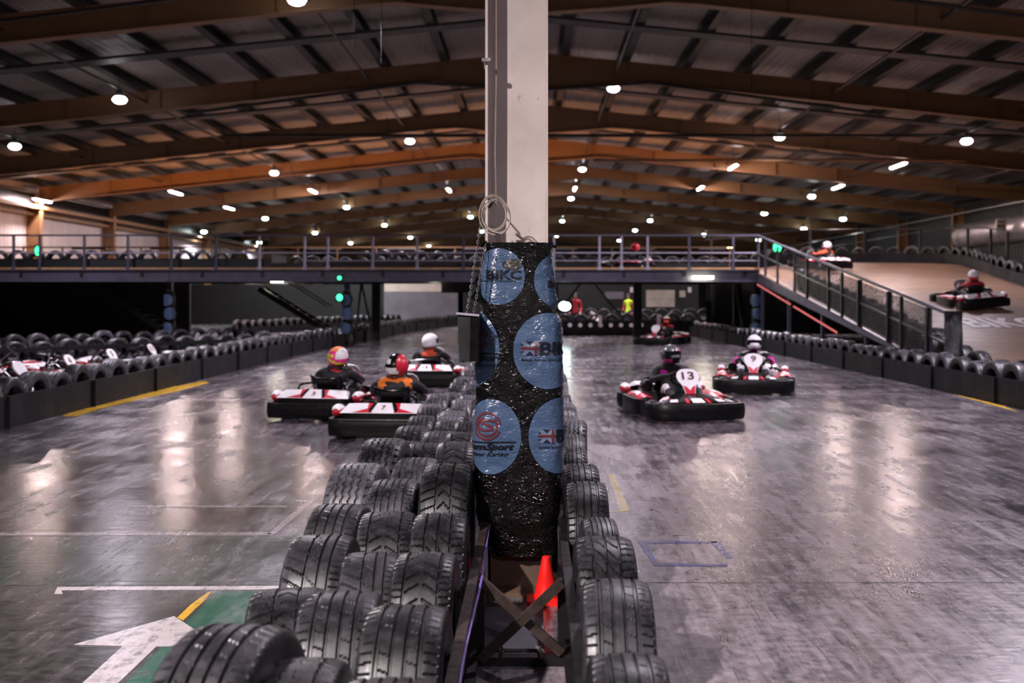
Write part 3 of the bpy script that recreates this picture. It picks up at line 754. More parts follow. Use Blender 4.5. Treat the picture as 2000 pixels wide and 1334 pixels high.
def tsl(parent,u0,z0,s=1.0):
    def ring(r0,r1,a0,a1,n=30):
        v=[];f=[]
        for i in range(n+1):
            a=a0+(a1-a0)*i/n; v+=[(r0*math.cos(a),r0*math.sin(a)),(r1*math.cos(a),r1*math.sin(a))]
        return v,[(2*i,2*i+1,2*i+3,2*i+2) for i in range(n)]
    v,f=ring(.066*s,.078*s,.1,2*PI-.35); on_pad('logo_ring',v,f,u0,z0+.05*s,'red_ink',parent)
    v,f=ring(.047*s,.058*s,PI*.62,PI*2.25); on_pad('logo_ring',v,f,u0,z0+.05*s,'red_ink',parent)
    v,f=flat_text('S',width=.078*s,height=.066*s,bold=.02); on_pad('logo_letter',v,f,u0,z0+.055*s,'red_ink',parent)
    v,f=flat_text('TeamSport',width=.30*s,height=.048*s,bold=.035,shear=.35); on_pad('lettering',v,f,u0+.0*s,z0-.068*s,'black_ink',parent)
    on_pad('lettering_bar',*polys([rect(-.13*s,-.004*s,.16*s,.003*s)]),u0,z0-.037*s,'black_ink',parent)
    v,f=flat_text('Indoor Karting',width=.24*s,height=.030*s,bold=.015,shear=.35); on_pad('small_lettering',v,f,u0+.0*s,z0-.108*s,'black_ink',parent)
def zz(py): return CH-(py-HY)*K*1.0
d1=disc(-.105,zz(540),.145,.155); on_pad('film_patch',[(.055*math.cos(a)*1.0,.03*math.sin(a)) for a in [i*PI/10 for i in range(20)]],[tuple(range(20))],-.03,zz(517),'film_patch',d1,.0075)
v,f=flat_text('BIKC',width=.19,height=.052,bold=.03); on_pad('lettering',v,f,-.075,zz(537),'black_ink',d1)
v,f=flat_text('British Indoor Karting Championship',width=.30,height=.014,bold=.01); on_pad('small_lettering',v,f,-.16,zz(549),'black_ink',d1)
d2=disc(.225,zz(548),.135,.150); v,f=flat_text('BIKC',width=.16,height=.04,bold=.03); on_pad('lettering',v,f,.245,zz(555),'black_ink',d2); v,f=flat_text('British Indoor Karting',width=.18,height=.013); on_pad('small_lettering',v,f,.26,zz(568),'black_ink',d2)
d3=disc(-.255,zz(680),.150,.205); tsl(d3,-.235,zz(676),.95)
d4=disc(.165,zz(684),.195,.207); bik(d4,.165,zz(679),1.0)
d5=disc(-.150,zz(848),.165,.203); tsl(d5,-.17,zz(845),.98)
d6=disc(.230,zz(847),.175,.205); bik(d6,.255,zz(847),.95)

# coil of cable, chain and hanging box
def coilpts(c,r1,r2,n=44,ph=0): return [Vector((c[0]+r1*math.cos(2*PI*i/n+ph)*(1-.12*math.sin(2*PI*i/n)),c[1]+.012*math.sin(4*PI*i/n+ph),c[2]+r2*math.sin(2*PI*i/n))) for i in range(n)]
b=MB()
c0=U(965,420,5.42)
for k,(a,d,ph) in enumerate(((.066,.086,0),(.084,.108,.1),(.060,.080,-.1),(.076,.098,.2))):
    b.tube(coilpts((c0.x+.003*k,c0.y-.012*k,c0.z),a,d,ph=ph),.0036,6,closed=True)
top=c0+Vector((-.02,.03,.095))
b.tube([top,Vector((CX-hw+.05,CY,2.15)),Vector((CX-hw+.045,CY-.01,2.45)),Vector((CX-hw+.052,CY,2.9)),Vector((CX-hw+.05,CY,4.2))],.005,6)
coil=tag(b.build('cable_coil',M['cable'],smooth=True),'coil of beige cable hung on the left flange of the cream column','cable coil')
b=MB(); b.tube([top+Vector((-.02,0,.0)),top+Vector((.0,-.03,-.01)),top+Vector((.01,-.02,-.03)),top+Vector((-.01,.01,-.05))],.008,6); b.build('cable_tie',M['dark_cable'],coil,smooth=True)
def chain(p,q,name,label,link=.023,r=.0018,sag=.0):
    p=Vector(p); q=Vector(q); n=int((q-p).length/(link*.78)); r_=empty(name,p,0)
    tag(r_,label,'chain')
    b=MB(); t=(q-p).normalized(); s1=t.cross(Vector((0,1,0))).normalized(); s2=t.cross(s1)
    for i in range(n+1):
        c=(q-p)*(i/n)+Vector((0,0,-sag*math.sin(PI*i/n))); s=s1 if i%2 else s2
        b.tube([c+t*(link*.5*math.cos(a))*1.0+s*(link*.27*math.sin(a)) for a in [2*PI*j/12 for j in range(12)]],r,5,closed=True)
    b.build('links',M['steel'],r_,smooth=True); return r_
bx=U(914,660,5.30)
chain(U(944,405,5.45),U(911,618,5.30),'hanging_chain','steel chain running from the cable coil down to the black box')
chain(U(948,480,5.38),U(925,612,5.34),'hanging_chain','shorter steel chain lying against the film left of the top disc')
b=MB(); k=5.3/F
P=lambda x,y,D:U(x,y,D)
vs=[P(893,612,5.28),P(934,616,5.28),P(934,706,5.28),P(897,708,5.28),P(893,612,5.52),P(940,614,5.52),P(940,700,5.52),P(897,700,5.52)]
b.add(vs,[(0,1,2,3),(7,6,5,4),(0,4,5,1),(1,5,6,2),(2,6,7,3),(3,7,4,0)])
sp=tag(b.build('hanging_box',M['speaker']),'black wedge-shaped box hanging from a chain beside the padded column','box')
b=MB(); b.add([P(919,615.4,5.276),P(934,616,5.276),P(934,706,5.276),P(917,707,5.276),P(919,615.4,5.279),P(934,616,5.279),P(934,706,5.279),P(917,707,5.279)],[(0,1,2,3),(7,6,5,4),(0,4,5,1),(1,5,6,2),(2,6,7,3),(3,7,4,0)]); b.build('front_panel',M['black_gloss'],sp)
b=MB(); b.bar(P(891,612,5.27),P(936,616,5.27),.006,.012); b.build('rim',M['rail_steel'],sp)
b=MB(); b.lathe([(0,-.004),(.006,-.004),(.006,.0),(0,0)],10,c=tuple(P(903,703,5.277)),axis='Y'); b.build('screw',M['chrome'],sp)

# ------------------------------------------------------------------ steel frames holding the tyres
XL,XR_,ZT=-.265,.155,.385
fr=empty('tyre_rack',(0,0,0),0,'dark welded steel frame with crossed braces between the centre tyres','frame')
for x,m in ((XL,'rusty'),(XR_,'dark_steel')):
    b=MB(); b.box((x,3.6,ZT),(.04,4.6,.04)); b.build('top_rail',M[m],fr)
    b=MB(); b.box((x,3.6,.03),(.04,4.6,.04)); b.build('bottom_rail',M['dark_steel'],fr)
for y in (2.3,4.43,5.88):
    for x in (XL,XR_):
        b=MB(); b.box((x+(.03 if x<0 else -.03),y,.19),(.035,.035,.38)); b.build('upright',M['dark_steel'],fr)
for y in (4.43,):
    b=MB(); b.bar((XL+.03,y-.02,ZT-.005),(XR_-.03,y-.02,.06),.04,.03,up=(0,1,0)); b.build('cross_brace',M['rusty'],fr)
    b=MB(); b.bar((XL+.03,y-.05,.04),(XR_-.03,y-.05,ZT-.005),.04,.03,up=(0,1,0)); b.build('cross_brace',M['rusty'],fr)
    b=MB(); b.box(((XL+XR_)/2,y,.02),(XR_-XL,.05,.04)); b.build('foot_bar',M['dark_steel'],fr)
    b=MB()
    for x in (-.14,.03): b.lathe([(0,.0),(.012,.0),(.012,.03),(.005,.03),(.005,.05),(0,.05)],8,c=(x,y-.02,.038))
    b.build('anchor_bolt',M['rusty'],fr)
b=MB(); b.box((XR_+.005,4.75,.30),(.018,.35,.16)); b.build('bracket_plate',M['steel'],fr)
b=MB(); b.box((-.10,4.9,.008),(.30,.62,.012)); tag(b.build('floor_plate',M['plaster']),'grey plate lying on the floor inside the crossed steel frame','plate')
b=MB(); pts=[(XL+.03+.006*math.sin(i*.7),2.0+.22*i,ZT+.012-.01*abs(math.sin(i*.5))) for i in range(17)]; b.tube(pts,.0055,6)
tag(b.build('violet_cable',M['purple_cable'],smooth=True),'violet cable running along the left rail of the steel frame','cable')
cp=G(1066,1158)
b=MB(); b.lathe([(.0,.02),(.072,.02),(.062,.035),(.052,.09),(.034,.17),(.022,.235),(.016,.24),(.0,.24)],32)
cone=tag(b.build('traffic_cone',M['cone_red'],smooth=True,loc=(cp.x,5.36,.0)),'small red traffic cone on the floor behind the crossed frame','traffic cone')
b=MB(); b.prism([(.1*s*(1 if abs(t)<1 else 1),0) for s,t in ()] or [(-.105,-.085),(-.085,-.105),(.085,-.105),(.105,-.085),(.105,.085),(.085,.105),(-.085,.105),(-.105,.085)],0,.022); b.build('cone_base',M['cone_red'],cone)
# ------------------------------------------------------------------ karts (local frame: +Y forwards, origin on the floor)
def text_solid(s,width,height,th=.004,bold=.02):
    v,f=flat_text(s,width,height,bold); n=len(v)
    return [(x,y,th) for x,y in v],f
def mk_number(s,width,height,parent,loc,rot,m='number'):
    v,f=text_solid(s,width,height); b=MB(); b.add(v,f)
    o=b.build('race_number',M[m],parent); o.location=loc; o.rotation_euler=rot; return o
def smooth_path(P,n=6,closed=False):
    P=[Vector(p) for p in P]; out=[]; k=len(P)
    for i in range(k if closed else k-1):
        g=lambda j:P[j%k] if closed else P[max(0,min(k-1,j))]
        a,b_,c,d=g(i-1),g(i),g(i+1),g(i+2)
        for t in range(n):
            t/=n; out.append(.5*((2*b_)+(c-a)*t+(2*a-5*b_+4*c-d)*t*t+(3*b_-a-3*c+d)*t**3))
    if not closed: out.append(P[-1])
    return out
def kart_wheel(R,W):
    b=MB(); b.lathe([(.5*R,-W*.36),(.62*R,-W*.47),(.88*R,-W*.5),(.98*R,-W*.40),(R,-W*.2),(R,W*.2),(.98*R,W*.4),(.88*R,W*.5),(.62*R,W*.47),(.5*R,W*.36)],28,axis='X',closed=True)
    t=b.mesh('kart_tyre',M['rubber'],True,50)
    b=MB(); b.lathe([(.0,-W*.1),(.2*R,-W*.12),(.25*R,-W*.3),(.48*R,-W*.36),(.52*R,-W*.42),(.52*R,W*.42),(.48*R,W*.36),(.25*R,W*.3),(.2*R,W*.12),(0,W*.1)],20,axis='X')
    return t,b.mesh('rim',M['steel'],True,50)
WR_,RR_=kart_wheel(.14,.19); WF_,RF_=kart_wheel(.128,.13)
def make_kart():
    k=empty('go_kart')
    b=MB(); b.box((0,.1,.055),(.60,1.35,.012)); b.build('floor_tray',M['black_metal'],k)
    b=MB()
    for s in (-1,1):
        b.tube(smooth_path([(s*.30,-.72,.09),(s*.32,-.3,.085),(s*.30,.2,.085),(s*.24,.5,.085),(s*.22,.85,.09)],4),.016,8)
        b.tube([(s*.30,-.35,.085),(s*.58,-.35,.12),(s*.60,.25,.12),(s*.27,.3,.085)],.012,6)
    b.tube([(-.23,.8,.09),(.23,.8,.09)],.014,8); b.tube([(-.5,-.58,.14),(.5,-.58,.14)],.018,8); b.tube([(-.31,0,.085),(.31,0,.085)],.014,8)
    b.build('frame',M['red'],k,smooth=True)
    # wrap-round black bumper: rear, sides and nose
    b=MB(); b.band([p[:2] for p in smooth_path([(-.55,-.62,0),(-.61,-.66,0),(-.645,-.78,0),(-.62,-.92,0),(-.52,-.965,0),(-.3,-.975,0),(0,-.98,0),(.3,-.975,0),(.52,-.965,0),(.62,-.92,0),(.645,-.78,0),(.61,-.66,0),(.55,-.62,0)],4)],.035,.235,.05,bulge=.015)
    b.band([p[:2] for p in smooth_path([(-.50,-.80,0),(-.47,-.90,0),(-.3,-.945,0),(0,-.95,0),(.3,-.945,0),(.47,-.90,0),(.50,-.80,0)],4)],.20,.30,.05)
    for z in (.09,.15,.21): b.band([(-.45,-.992),(0,-.998),(.45,-.992)],z,z+.012,.012)
    b.build('rear_bumper',M['black_plastic'],k,smooth=True)
    b=MB(); b.band([p[:2] for p in smooth_path([(.56,.60,0),(.635,.66,0),(.655,.78,0),(.60,.93,0),(.42,1.03,0),(.2,1.065,0),(0,1.07,0),(-.2,1.065,0),(-.42,1.03,0),(-.60,.93,0),(-.655,.78,0),(-.635,.66,0),(-.56,.60,0)],4)],.035,.245,.05,bulge=.02)
    b.build('front_bumper',M['black_plastic'],k,smooth=True)
    for s in (-1,1):
        b=MB()
        path=[(s*.58,-.42,0),(s*.65,-.36,0),(s*.665,0,0),(s*.65,.34,0),(s*.58,.40,0)]
        pp=[p[:2] for p in smooth_path(path,4)]
        if s<0: pp=pp[::-1]
        b.band(pp[::-1] if s>0 else pp[::-1],.045,.255,.04,bulge=.01); b.build('side_bumper',M['black_plastic'],k,smooth=True)
        b=MB(); b.grid(lambda u,v,s=s:Vector((s*(.42+.22*v),-.36+.70*u,.25+.05*math.sin(PI*v)*(1-.4*u)+.02*math.sin(PI*u))),8,6)
        pod=b.build('side_pod',M['red'],k,smooth=True)
        b=MB(); b.grid(lambda u,v,s=s:Vector((s*(.50+.11*v),-.30+.36*u+.1*v,.262+.045*math.sin(PI*(.36+.5*v))*(1-.2*u)+.018*math.sin(PI*u))),5,4); b.build('pod_sticker',M['white'],pod,smooth=True)
        # rear corner pods, red and white
        b=MB(); b.grid(lambda u,v,s=s:Vector((s*(.565+.075*math.cos(2*PI*u)*math.sin(PI*v)),-.72+.14*math.cos(PI*v),.30+.075*math.sin(2*PI*u)*math.sin(PI*v))),16,10)
        cp_=b.build('corner_pod',M['red'],k,smooth=True,ang=80)
        b=MB(); b.grid(lambda u,v,s=s:Vector((s*(.565+.079*math.cos(PI*(.15+.7*u))*math.sin(PI*(.15+.7*v))),-.72+.147*math.cos(PI*(.15+.7*v)),.303+.079*math.sin(PI*(.15+.7*u))*math.sin(PI*(.15+.7*v)))),10,8); b.build('pod_patch',M['white'],cp_,smooth=True,ang=80)
    # rear cover with sloping face
    y0,y1,z0,z1=-.945,-.80,.30,.405
    def cover(x,t): return Vector((x*(1-.16*t), y0+(y1-y0)*t+.02*abs(x), z0+(z1-z0)*t-.02*abs(x)*t))
    b=MB(); vs=[cover(x,0) for x in (-.50,-.3,0,.3,.50)]+[cover(x,1) for x in (-.50,-.3,0,.3,.50)]+[Vector((x,-.60,.36)) for x in (-.40,-.25,0,.25,.40)]
    fs=[(i,i+1,i+6,i+5) for i in range(4)]+[(i+5,i+6,i+11,i+10) for i in range(4)]+[(0,5,10),(4,14,9)]
    b.add(vs,fs); cv=b.build('rear_cover',M['white'],k)
    def patch(name,pts,m,off=.003):
        nrm=Vector((0,-(z1-z0),(y1-y0))).normalized()*off
        nrm=Vector((0,-abs(nrm.y),abs(nrm.z)))
        b=MB(); b.add([cover(x,t)+nrm for x,t in pts],[tuple(range(len(pts)))]); return b.build(name,M[m],cv)
    for s in (-1,1):
        patch('red_sticker',[(s*.14,.98),(s*.22,.98),(s*.20,.45),(s*.36,.05),(s*.13,.05)],'red')
        patch('black_sticker',[(s*.10,1),(s*.15,1),(s*.18,.3),(s*.15,.02),(s*.13,.3)],'black_gloss',.005)
    # nose
    b=MB(); b.grid(lambda u,v:Vector(((u-.5)*(1.08-.35*v),.98-.42*v-.10*abs(2*u-1)**2*(1-v),.24+.11*v**.8*(1-.5*abs(2*u-1)**2))),14,8)
    nose=b.build('front_fairing',M['black_gloss'],k,smooth=True,ang=60)
    def on_nose(name,u0,u1,v0,v1,m):
        b=MB(); b.grid(lambda a,c:Vector((((u0+(u1-u0)*a)-.5)*(1.08-.35*(v0+(v1-v0)*c)),.984-.42*(v0+(v1-v0)*c)-.10*abs(2*(u0+(u1-u0)*a)-1)**2*(1-(v0+(v1-v0)*c))+.004,.245+.11*(v0+(v1-v0)*c)**.8*(1-.5*abs(2*(u0+(u1-u0)*a)-1)**2))),5,4); b.build(name,M[m],nose,smooth=True,ang=60)
    on_nose('white_sticker',.42,.58,.06,.42,'white'); on_nose('red_sticker',.34,.385,.05,.40,'red'); on_nose('red_sticker',.615,.66,.05,.40,'red')
    on_nose('white_sticker',.14,.24,.12,.38,'white'); on_nose('white_sticker',.76,.86,.12,.38,'white')
    on_nose('red_sticker',.02,.12,.45,.8,'red'); on_nose('red_sticker',.88,.98,.45,.8,'red')
    # number panel leaning back over the steering column
    W=[(-.06,0),(-.075,.10),(-.10,.18),(-.145,.24),(-.16,.31),(-.14,.37),(-.09,.41),(0,.42)]
    W=W+[(-x,y) for x,y in W[::-1][1:]]
    b=MB(); Mx=Matrix.Translation((0,.60,.30))@Matrix.Rotation(math.radians(118),4,'X')@Matrix.Scale(-1,4,(0,0,1))
    b.prism([(x,y*1.0) for x,y in W],-.008,.008,M=Matrix.Translation((0,.62,.29))@Matrix.Rotation(math.radians(120),4,'X'))
    np_=b.build('number_panel',M['white'],k)
    b=MB(); b.prism([(-.055,.01),(-.068,.10),(-.085,.17),(-.04,.15),(0,.10),(.04,.15),(.085,.17),(.068,.10),(.055,.01)],-.012,.0,M=Matrix.Translation((0,.622,.29))@Matrix.Rotation(math.radians(120),4,'X')); b.build('red_sticker',M['red'],np_)
    # steering
    b=MB(); C=Vector((0,.20,.53)); ax=Vector((0,.75,-.66)).normalized(); e1=Vector((1,0,0)); e2=ax.cross(e1)
    b.tube([C+e1*(.15*math.cos(a))+e2*(.14*math.sin(a)) for a in [2*PI*i/28 for i in range(28)]],.014,8,closed=True)
    for a in (.3,PI-.3,-PI/2): b.tube([C,C+e1*(.145*math.cos(a))+e2*(.14*math.sin(a))],.010,6)
    sw=b.build('steering_wheel',M['black_plastic'],k,smooth=True)
    b=MB(); b.tube([C,C+ax*.52],.011,8); b.build('steering_column',M['steel'],k,smooth=True)
    # seat
    def seat(u,v):
        x=(u-.5)*2; a=v
        if a<.5: y=.05-.40*(a/.5); z=.10+.02*a
        else: t=(a-.5)/.5; y=-.35-.17*t; z=.11+.42*t
        return Vector((x*(.20+.02*a),y+(.06*abs(x)**2.5 if a>.4 else 0),z+.07*abs(x)**3*(1-.4*a)))
    b=MB(); b.grid(seat,12,16); se=b.build('seat',M['black_gloss'],k,smooth=True,ang=80)
    sm=se.modifiers.new('thick','SOLIDIFY'); sm.thickness=.012
    b=MB(); b.tube(smooth_path([(-.33,-.62,.12),(-.33,-.60,.38),(-.27,-.57,.455),(0,-.59,.475),(.27,-.57,.455),(.33,-.60,.38),(.33,-.62,.12)],5),.016,8); b.build('seat_hoop',M['black_gloss'],k,smooth=True)
    # engine and tank
    b=MB(); b.box((.33,-.40,.20),(.20,.26,.18)); 
    for i in range(6): b.box((.33,-.40,.30+.016*i),(.17,.16,.007))
    b.lathe([(0,-.06),(.06,-.06),(.06,.06),(0,.06)],16,c=(.33,-.60,.27),axis='X'); b.build('engine',M['steel'],k)
    b=MB(); b.lathe([(0,-.09),(.07,-.09),(.08,-.07),(.08,.07),(.07,.09),(0,.09)],18,c=(.36,-.30,.38),axis='Y'); b.build('air_box',M['black_plastic'],k,smooth=True)
    b=MB(); b.box((-.34,-.36,.21),(.18,.26,.20)); b.lathe([(0,0),(.03,0),(.03,.03),(0,.03)],12,c=(-.34,-.36,.31)); b.build('fuel_tank',M['white'],k)
    for s in (-1,1):
        w=inst(WR_,'rear_wheel',(s*.47,-.56,.14),0,k); inst(RR_,'rim',(0,0,0),0,w)
        w=inst(WF_,'front_wheel',(s*.50,.52,.128),-.12,k); inst(RF_,'rim',(0,0,0),0,w)
        b=MB(); b.bar((s*.12,.60,.16),(s*.17,.60,.30),.06,.012,up=(0,1,0)); b.build('pedal',M['red'],k)
    return k
kart0=make_kart(); used=[False]
def place_kart(x,y,z,heading,label,number,pitch=0,roll=0,group='rental go-karts'):
    k=kart0 if not used[0] else copy_tree(kart0,skip=('race_number',)); used[0]=True
    k.location=(x,y,z); k.rotation_euler=(pitch,roll,math.radians(heading)); tag(k,label,'go-kart',group)
    cv=[c for c in k.children if c.name.startswith('rear_cover')][0]; npn=[c for c in k.children if c.name.startswith('number_panel')][0]
    if number:
        w=.05*len(number)
        mk_number(number,w,.07,cv,(0,-.868,.357),(math.radians(36),0,0))
        # numeral on the panel facing forwards
        n=mk_number(number,.085*len(number),.115,npn,(0,0,0),(0,0,0),'red_ink')
        n.matrix_local=Matrix.Translation((0,.62,.29))@Matrix.Rotation(math.radians(120),4,'X')@Matrix.Translation((0,.315,-.009))@Matrix.Rotation(PI,4,'Y')
    return k
# ------------------------------------------------------------------ people
def skin(name,J,E,mats,root,matfn=None,sub=2):
    names=list(J); me=bpy.data.meshes.new(name+'_rig'); me.from_pydata([J[n][0] for n in names],[(names.index(a),names.index(b_)) for a,b_ in E],[])
    o=bpy.data.objects.new(name+'_rig',me); COL.objects.link(o)
    md=o.modifiers.new('s','SKIN'); md.use_smooth_shade=True; md.branch_smoothing=.6
    for i,n in enumerate(names):
        r=J[n][1]; sv=me.skin_vertices[0].data[i]; sv.radius=r if isinstance(r,tuple) else (r,r); sv.use_root=(n==root)
    ss=o.modifiers.new('u','SUBSURF'); ss.levels=sub; ss.render_levels=sub
    bpy.context.view_layer.update()
    out=bpy.data.meshes.new_from_object(o.evaluated_get(bpy.context.evaluated_depsgraph_get()))
    bpy.data.objects.remove(o); bpy.data.meshes.remove(me); out.name=name
    out.materials.clear()
    for m in mats: out.materials.append(m)
    for p in out.polygons:
        p.use_smooth=True; p.material_index=matfn(p.center) if matfn else 0
    ob=bpy.data.objects.new(name,out); COL.objects.link(ob); return ob
def hand(side,wrist,grip,axis,m,parent,name='glove',scale=1.0):
    """palm, four unequal bent fingers and a thumb closing round a bar through grip along axis"""
    b=MB(); w=Vector(wrist); g=Vector(grip); ax=Vector(axis).normalized(); d=(g-w).normalized(); up=ax.cross(d).normalized()
    if up.z<0: up=-up
    R=.030*scale
    b.tube([w-d*.03,w,w+(g-w)*.35+up*.008,g+up*R*.9-d*.01],[.027*scale,.030*scale,.036*scale,.030*scale],10)
    for i,(o,l) in enumerate(((-.033,.9),(-.011,1.05),(.011,1.0),(.033,.8))):
        c=g+ax*o*scale; pts=[]
        for t in range(7):
            a=(.5-t*.36*l)*PI*.9+.3; pts.append(c+up*(R*math.sin(a))+d*(R*math.cos(a)*1.0))
        pts=[c+up*R*.9-d*.02]+pts
        b.tube(pts,[.011*scale]*3+[.010*scale]*3+[.009*scale,.008*scale],8)
    c=g-ax*.045*scale*side
    b.tube([w+(g-w)*.4-ax*.02*side,c-d*.03-up*.005,c+up*-R*.6-d*.01,c-up*R*.9+d*.02],[.014*scale,.013*scale,.012*scale,.010*scale],8)
    return b.build(name,M[m],parent,smooth=True,ang=80)
def helmet(parent,loc,rz,tilt,shell,visor='visor',zone=None,s=1.0,roll=0):
    mats=[M[x] for x in shell]
    b=MB(); NU,NV=32,22; vs=[]; fs=[]; mi=[]
    def P(u,v):
        a=2*PI*u; t=PI*v; x=math.sin(t)*math.sin(a); y=math.sin(t)*math.cos(a); z=math.cos(t)
        rx,ry,rz_=.126,.150,.138
        jaw=.034*max(0,y)**2*max(0,-z)*3
        zz_=z*rz_ if z>-.72 else -.72*rz_-.01*(-.72-z)
        return Vector((x*rx*(1-.10*max(0,-z)),y*ry*(1+.03*max(0,y))+jaw,zz_))*s
    b.grid(P,NU,NV)
    me=b.mesh('helmet',mats,True,60)
    if zone:
        for p in me.polygons:
            c=p.center/s; p.material_index=zone(c)
    h=inst(me,'helmet',parent=parent); h.location=loc; h.rotation_euler=(tilt,roll,rz)
    b=MB()
    b.grid(lambda u,v:Vector((math.sin((u-.5)*2.5)*.129,math.cos((u-.5)*2.5)*.156+.002,.045-.085*v))*s,16,6)
    vz=b.build('visor',M[visor],h,smooth=True,ang=80)
    b=MB(); b.tube([Vector((.112*math.sin(a),.125*math.cos(a)-.01,-.102))*s for a in [2*PI*i/24 for i in range(24)]],.010*s,8,closed=True); b.build('helmet_trim',M['black_plastic'],h,smooth=True)
    return h
def driver(kart,label,suit=('suit',),fn=None,shell=('white',),zone=None,lean=0,look=0,headroll=0,gl='glove',visor='visor',spread=0,zoff=0):
    """seated driver, built in the kart's own frame then placed where the kart stands"""
    L=lean
    J={'pelvis':((0,-.30,.235),(.155,.115)),'belly':((L*.25,-.35,.36),(.150,.110)),'chest':((L*.6,-.37,.48),(.190,.125)),'upper':((L*.9,-.36,.575),(.155,.10)),'neck':((L*1.1,-.33,.665),.058),'neck2':((L*1.2,-.325,.72),.052)}
    Ed=[('pelvis','belly'),('belly','chest'),('chest','upper'),('upper','neck'),('neck','neck2')]
    hands={}
    for s,n in ((-1,'l'),(1,'r')):
        J[n+'sh']=((s*.205+L*.9,-.35,.60),.080); J[n+'el']=((s*(.325+spread)+L*.7,-.10,.46),.058); J[n+'fa']=((s*.245+L*.4,.05,.525),.042); J[n+'wr']=((s*.175+L*.1,.135,.545),.032)
        Ed += [('upper',n+'sh'),(n+'sh',n+'el'),(n+'el',n+'fa'),(n+'fa',n+'wr')]
        J[n+'hp']=((s*.10,-.24,.22),.098); J[n+'kn']=((s*.215,.20,.40),.068); J[n+'cf']=((s*.20,.36,.29),.056); J[n+'an']=((s*.15,.54,.16),.042); J[n+'to']=((s*.15,.66,.21),.034)
        Ed += [('pelvis',n+'hp'),(n+'hp',n+'kn'),(n+'kn',n+'cf'),(n+'cf',n+'an'),(n+'an',n+'to')]
    p=skin('person',J,Ed,[M[x] for x in suit],'pelvis',fn)
    for s,n in ((-1,'l'),(1,'r')):
        hand(s,J[n+'wr'][0],(s*.148,.20,.55),(s*.12,.35,.6),gl,p)
        b=MB(); a=Vector(J[n+'an'][0]); t=Vector(J[n+'to'][0]); b.tube([a-Vector((0,.05,.02)),a,(a+t)/2+Vector((0,0,-.005)),t+(t-a)*.12],[.040,.050,.046,.030],10); b.build('shoe',M['black_plastic'],p,smooth=True,ang=80)
    helmet(p,(L*1.25,-.315,.80),look,.10,shell,visor,zone,roll=headroll,s=1.09)
    b=MB(); b.tube([Vector((L*1.12+.066*math.sin(a),-.33+.066*math.cos(a),.690)) for a in [2*PI*i/18 for i in range(18)]],.018,8,closed=True); col_=b.build('collar',M[suit[min(1,len(suit)-1)]],p,smooth=True)
    p.location=kart.location; p.rotation_euler=kart.rotation_euler
    tag(p,label,'person','kart drivers'); return p

# driving karts
k3=place_kart(-2.74,13.95,0,-10,'black go-kart with number 3 on its white and red rear cover, at the left','3')
k7=place_kart(-1.66,12.3,0,-4,'black go-kart with number 7 on its rear cover, beside the centre tyres','7')
k15=place_kart(-1.90,18.75,0,-3,'black go-kart number 15, seen from behind, the furthest on the left lane','15')
k13=place_kart(2.0,13.85,0,189,'black go-kart with number 13 on its panel, nearest on the right lane','13')
k9=place_kart(3.85,17.45,0,168,'black go-kart with number 9 panel coming forward near the right barrier','9')
kf=place_kart(4.4,34.0,0,145,'small distant go-kart turning under the bridge',None)
kr=place_kart(11.45,26.2,.144*(26.2-16.6)+.02,3,'dark go-kart climbing the plywood ramp, number 24 on the back','24',pitch=math.radians(6),roll=math.radians(-5))
ku=place_kart(10.0,34.8,2.60,30,'go-kart at the top of the ramp behind the fence','8',pitch=math.radians(3))
kb=place_kart(3.3,35.3,2.56,88,'distant go-kart crossing the bridge deck right of the column',None)
zback=lambda c: (1 if (c.y<-.44 and c.z>.40 and abs(c.x)<.13) else 0)
driver(k3,'person in black suit and pink and yellow helmet leaning right in kart number 3',suit=('suit','suit_red'),fn=lambda c:(1 if (c.z>.615 and c.x>.05 and c.x<.16 and c.y<-.3) or (c.x>.24 and c.z>.44 and -.03<c.y<.03) else 0),
   shell=('pink','yellow','orange','white','black_gloss'),zone=lambda c:(4 if c.z<-.075 else 1 if (.02<c.z<.06 and c.x<.03) or (abs(c.z+.03+c.x*.4)<.018) else 3 if c.x>.045 and c.z>.0 and c.y<.06 else 2 if c.z>.095 else 0),lean=.10,look=math.radians(-12),headroll=.08)
driver(k7,'person in orange-shouldered black vest and red, white and black helmet in kart number 7',suit=('suit','orange'),fn=lambda c:(1 if (c.y<-.22 and c.z>.46 and .115<abs(c.x-.03)<.20) or (c.z>.612 and c.y<-.28 and abs(c.x-.03)<.2) else 0),
   shell=('black_gloss','red','white'),zone=lambda c:(2 if (c.y<-.05 and -.08<c.z<.0 and abs(c.x+.02)<.075) or (c.y<-.04 and .03<c.z<.09 and abs(c.x+.045)<.03) else 1 if c.x>.045 else 0),lean=.03,look=math.radians(-10))
driver(k15,'person in white helmet and orange-red vest panel in kart number 15',suit=('suit','orange_red'),fn=lambda c:(1 if (c.y<-.40 and c.z>.34 and abs(c.x)<.12) or (c.y<-.38 and c.z>.5 and abs(c.x)<.11) else 0),
   shell=('white','yellow'),zone=lambda c:0,lean=.0,look=math.radians(-48))
driver(k13,'person in dark grey and pink helmet, black suit with magenta chest, in kart number 13',suit=('suit','magenta','suit_white'),fn=lambda c:(1 if (c.y>-.31 and .50<c.z<.59 and abs(c.x)>.04 and abs(c.x)<.17) else 2 if (abs(c.x)>.2 and c.z<.44 and .0<c.y<.3 and c.z>.3) else 0),
   shell=('grey_gloss','pink','black_gloss'),zone=lambda c:(1 if (c.x<-.05 and c.z>.04) or (c.z<-.05 and c.x>.05) else 2 if c.z<-.04 and c.y>.05 else 0),lean=.0,look=math.radians(14),gl='suit')
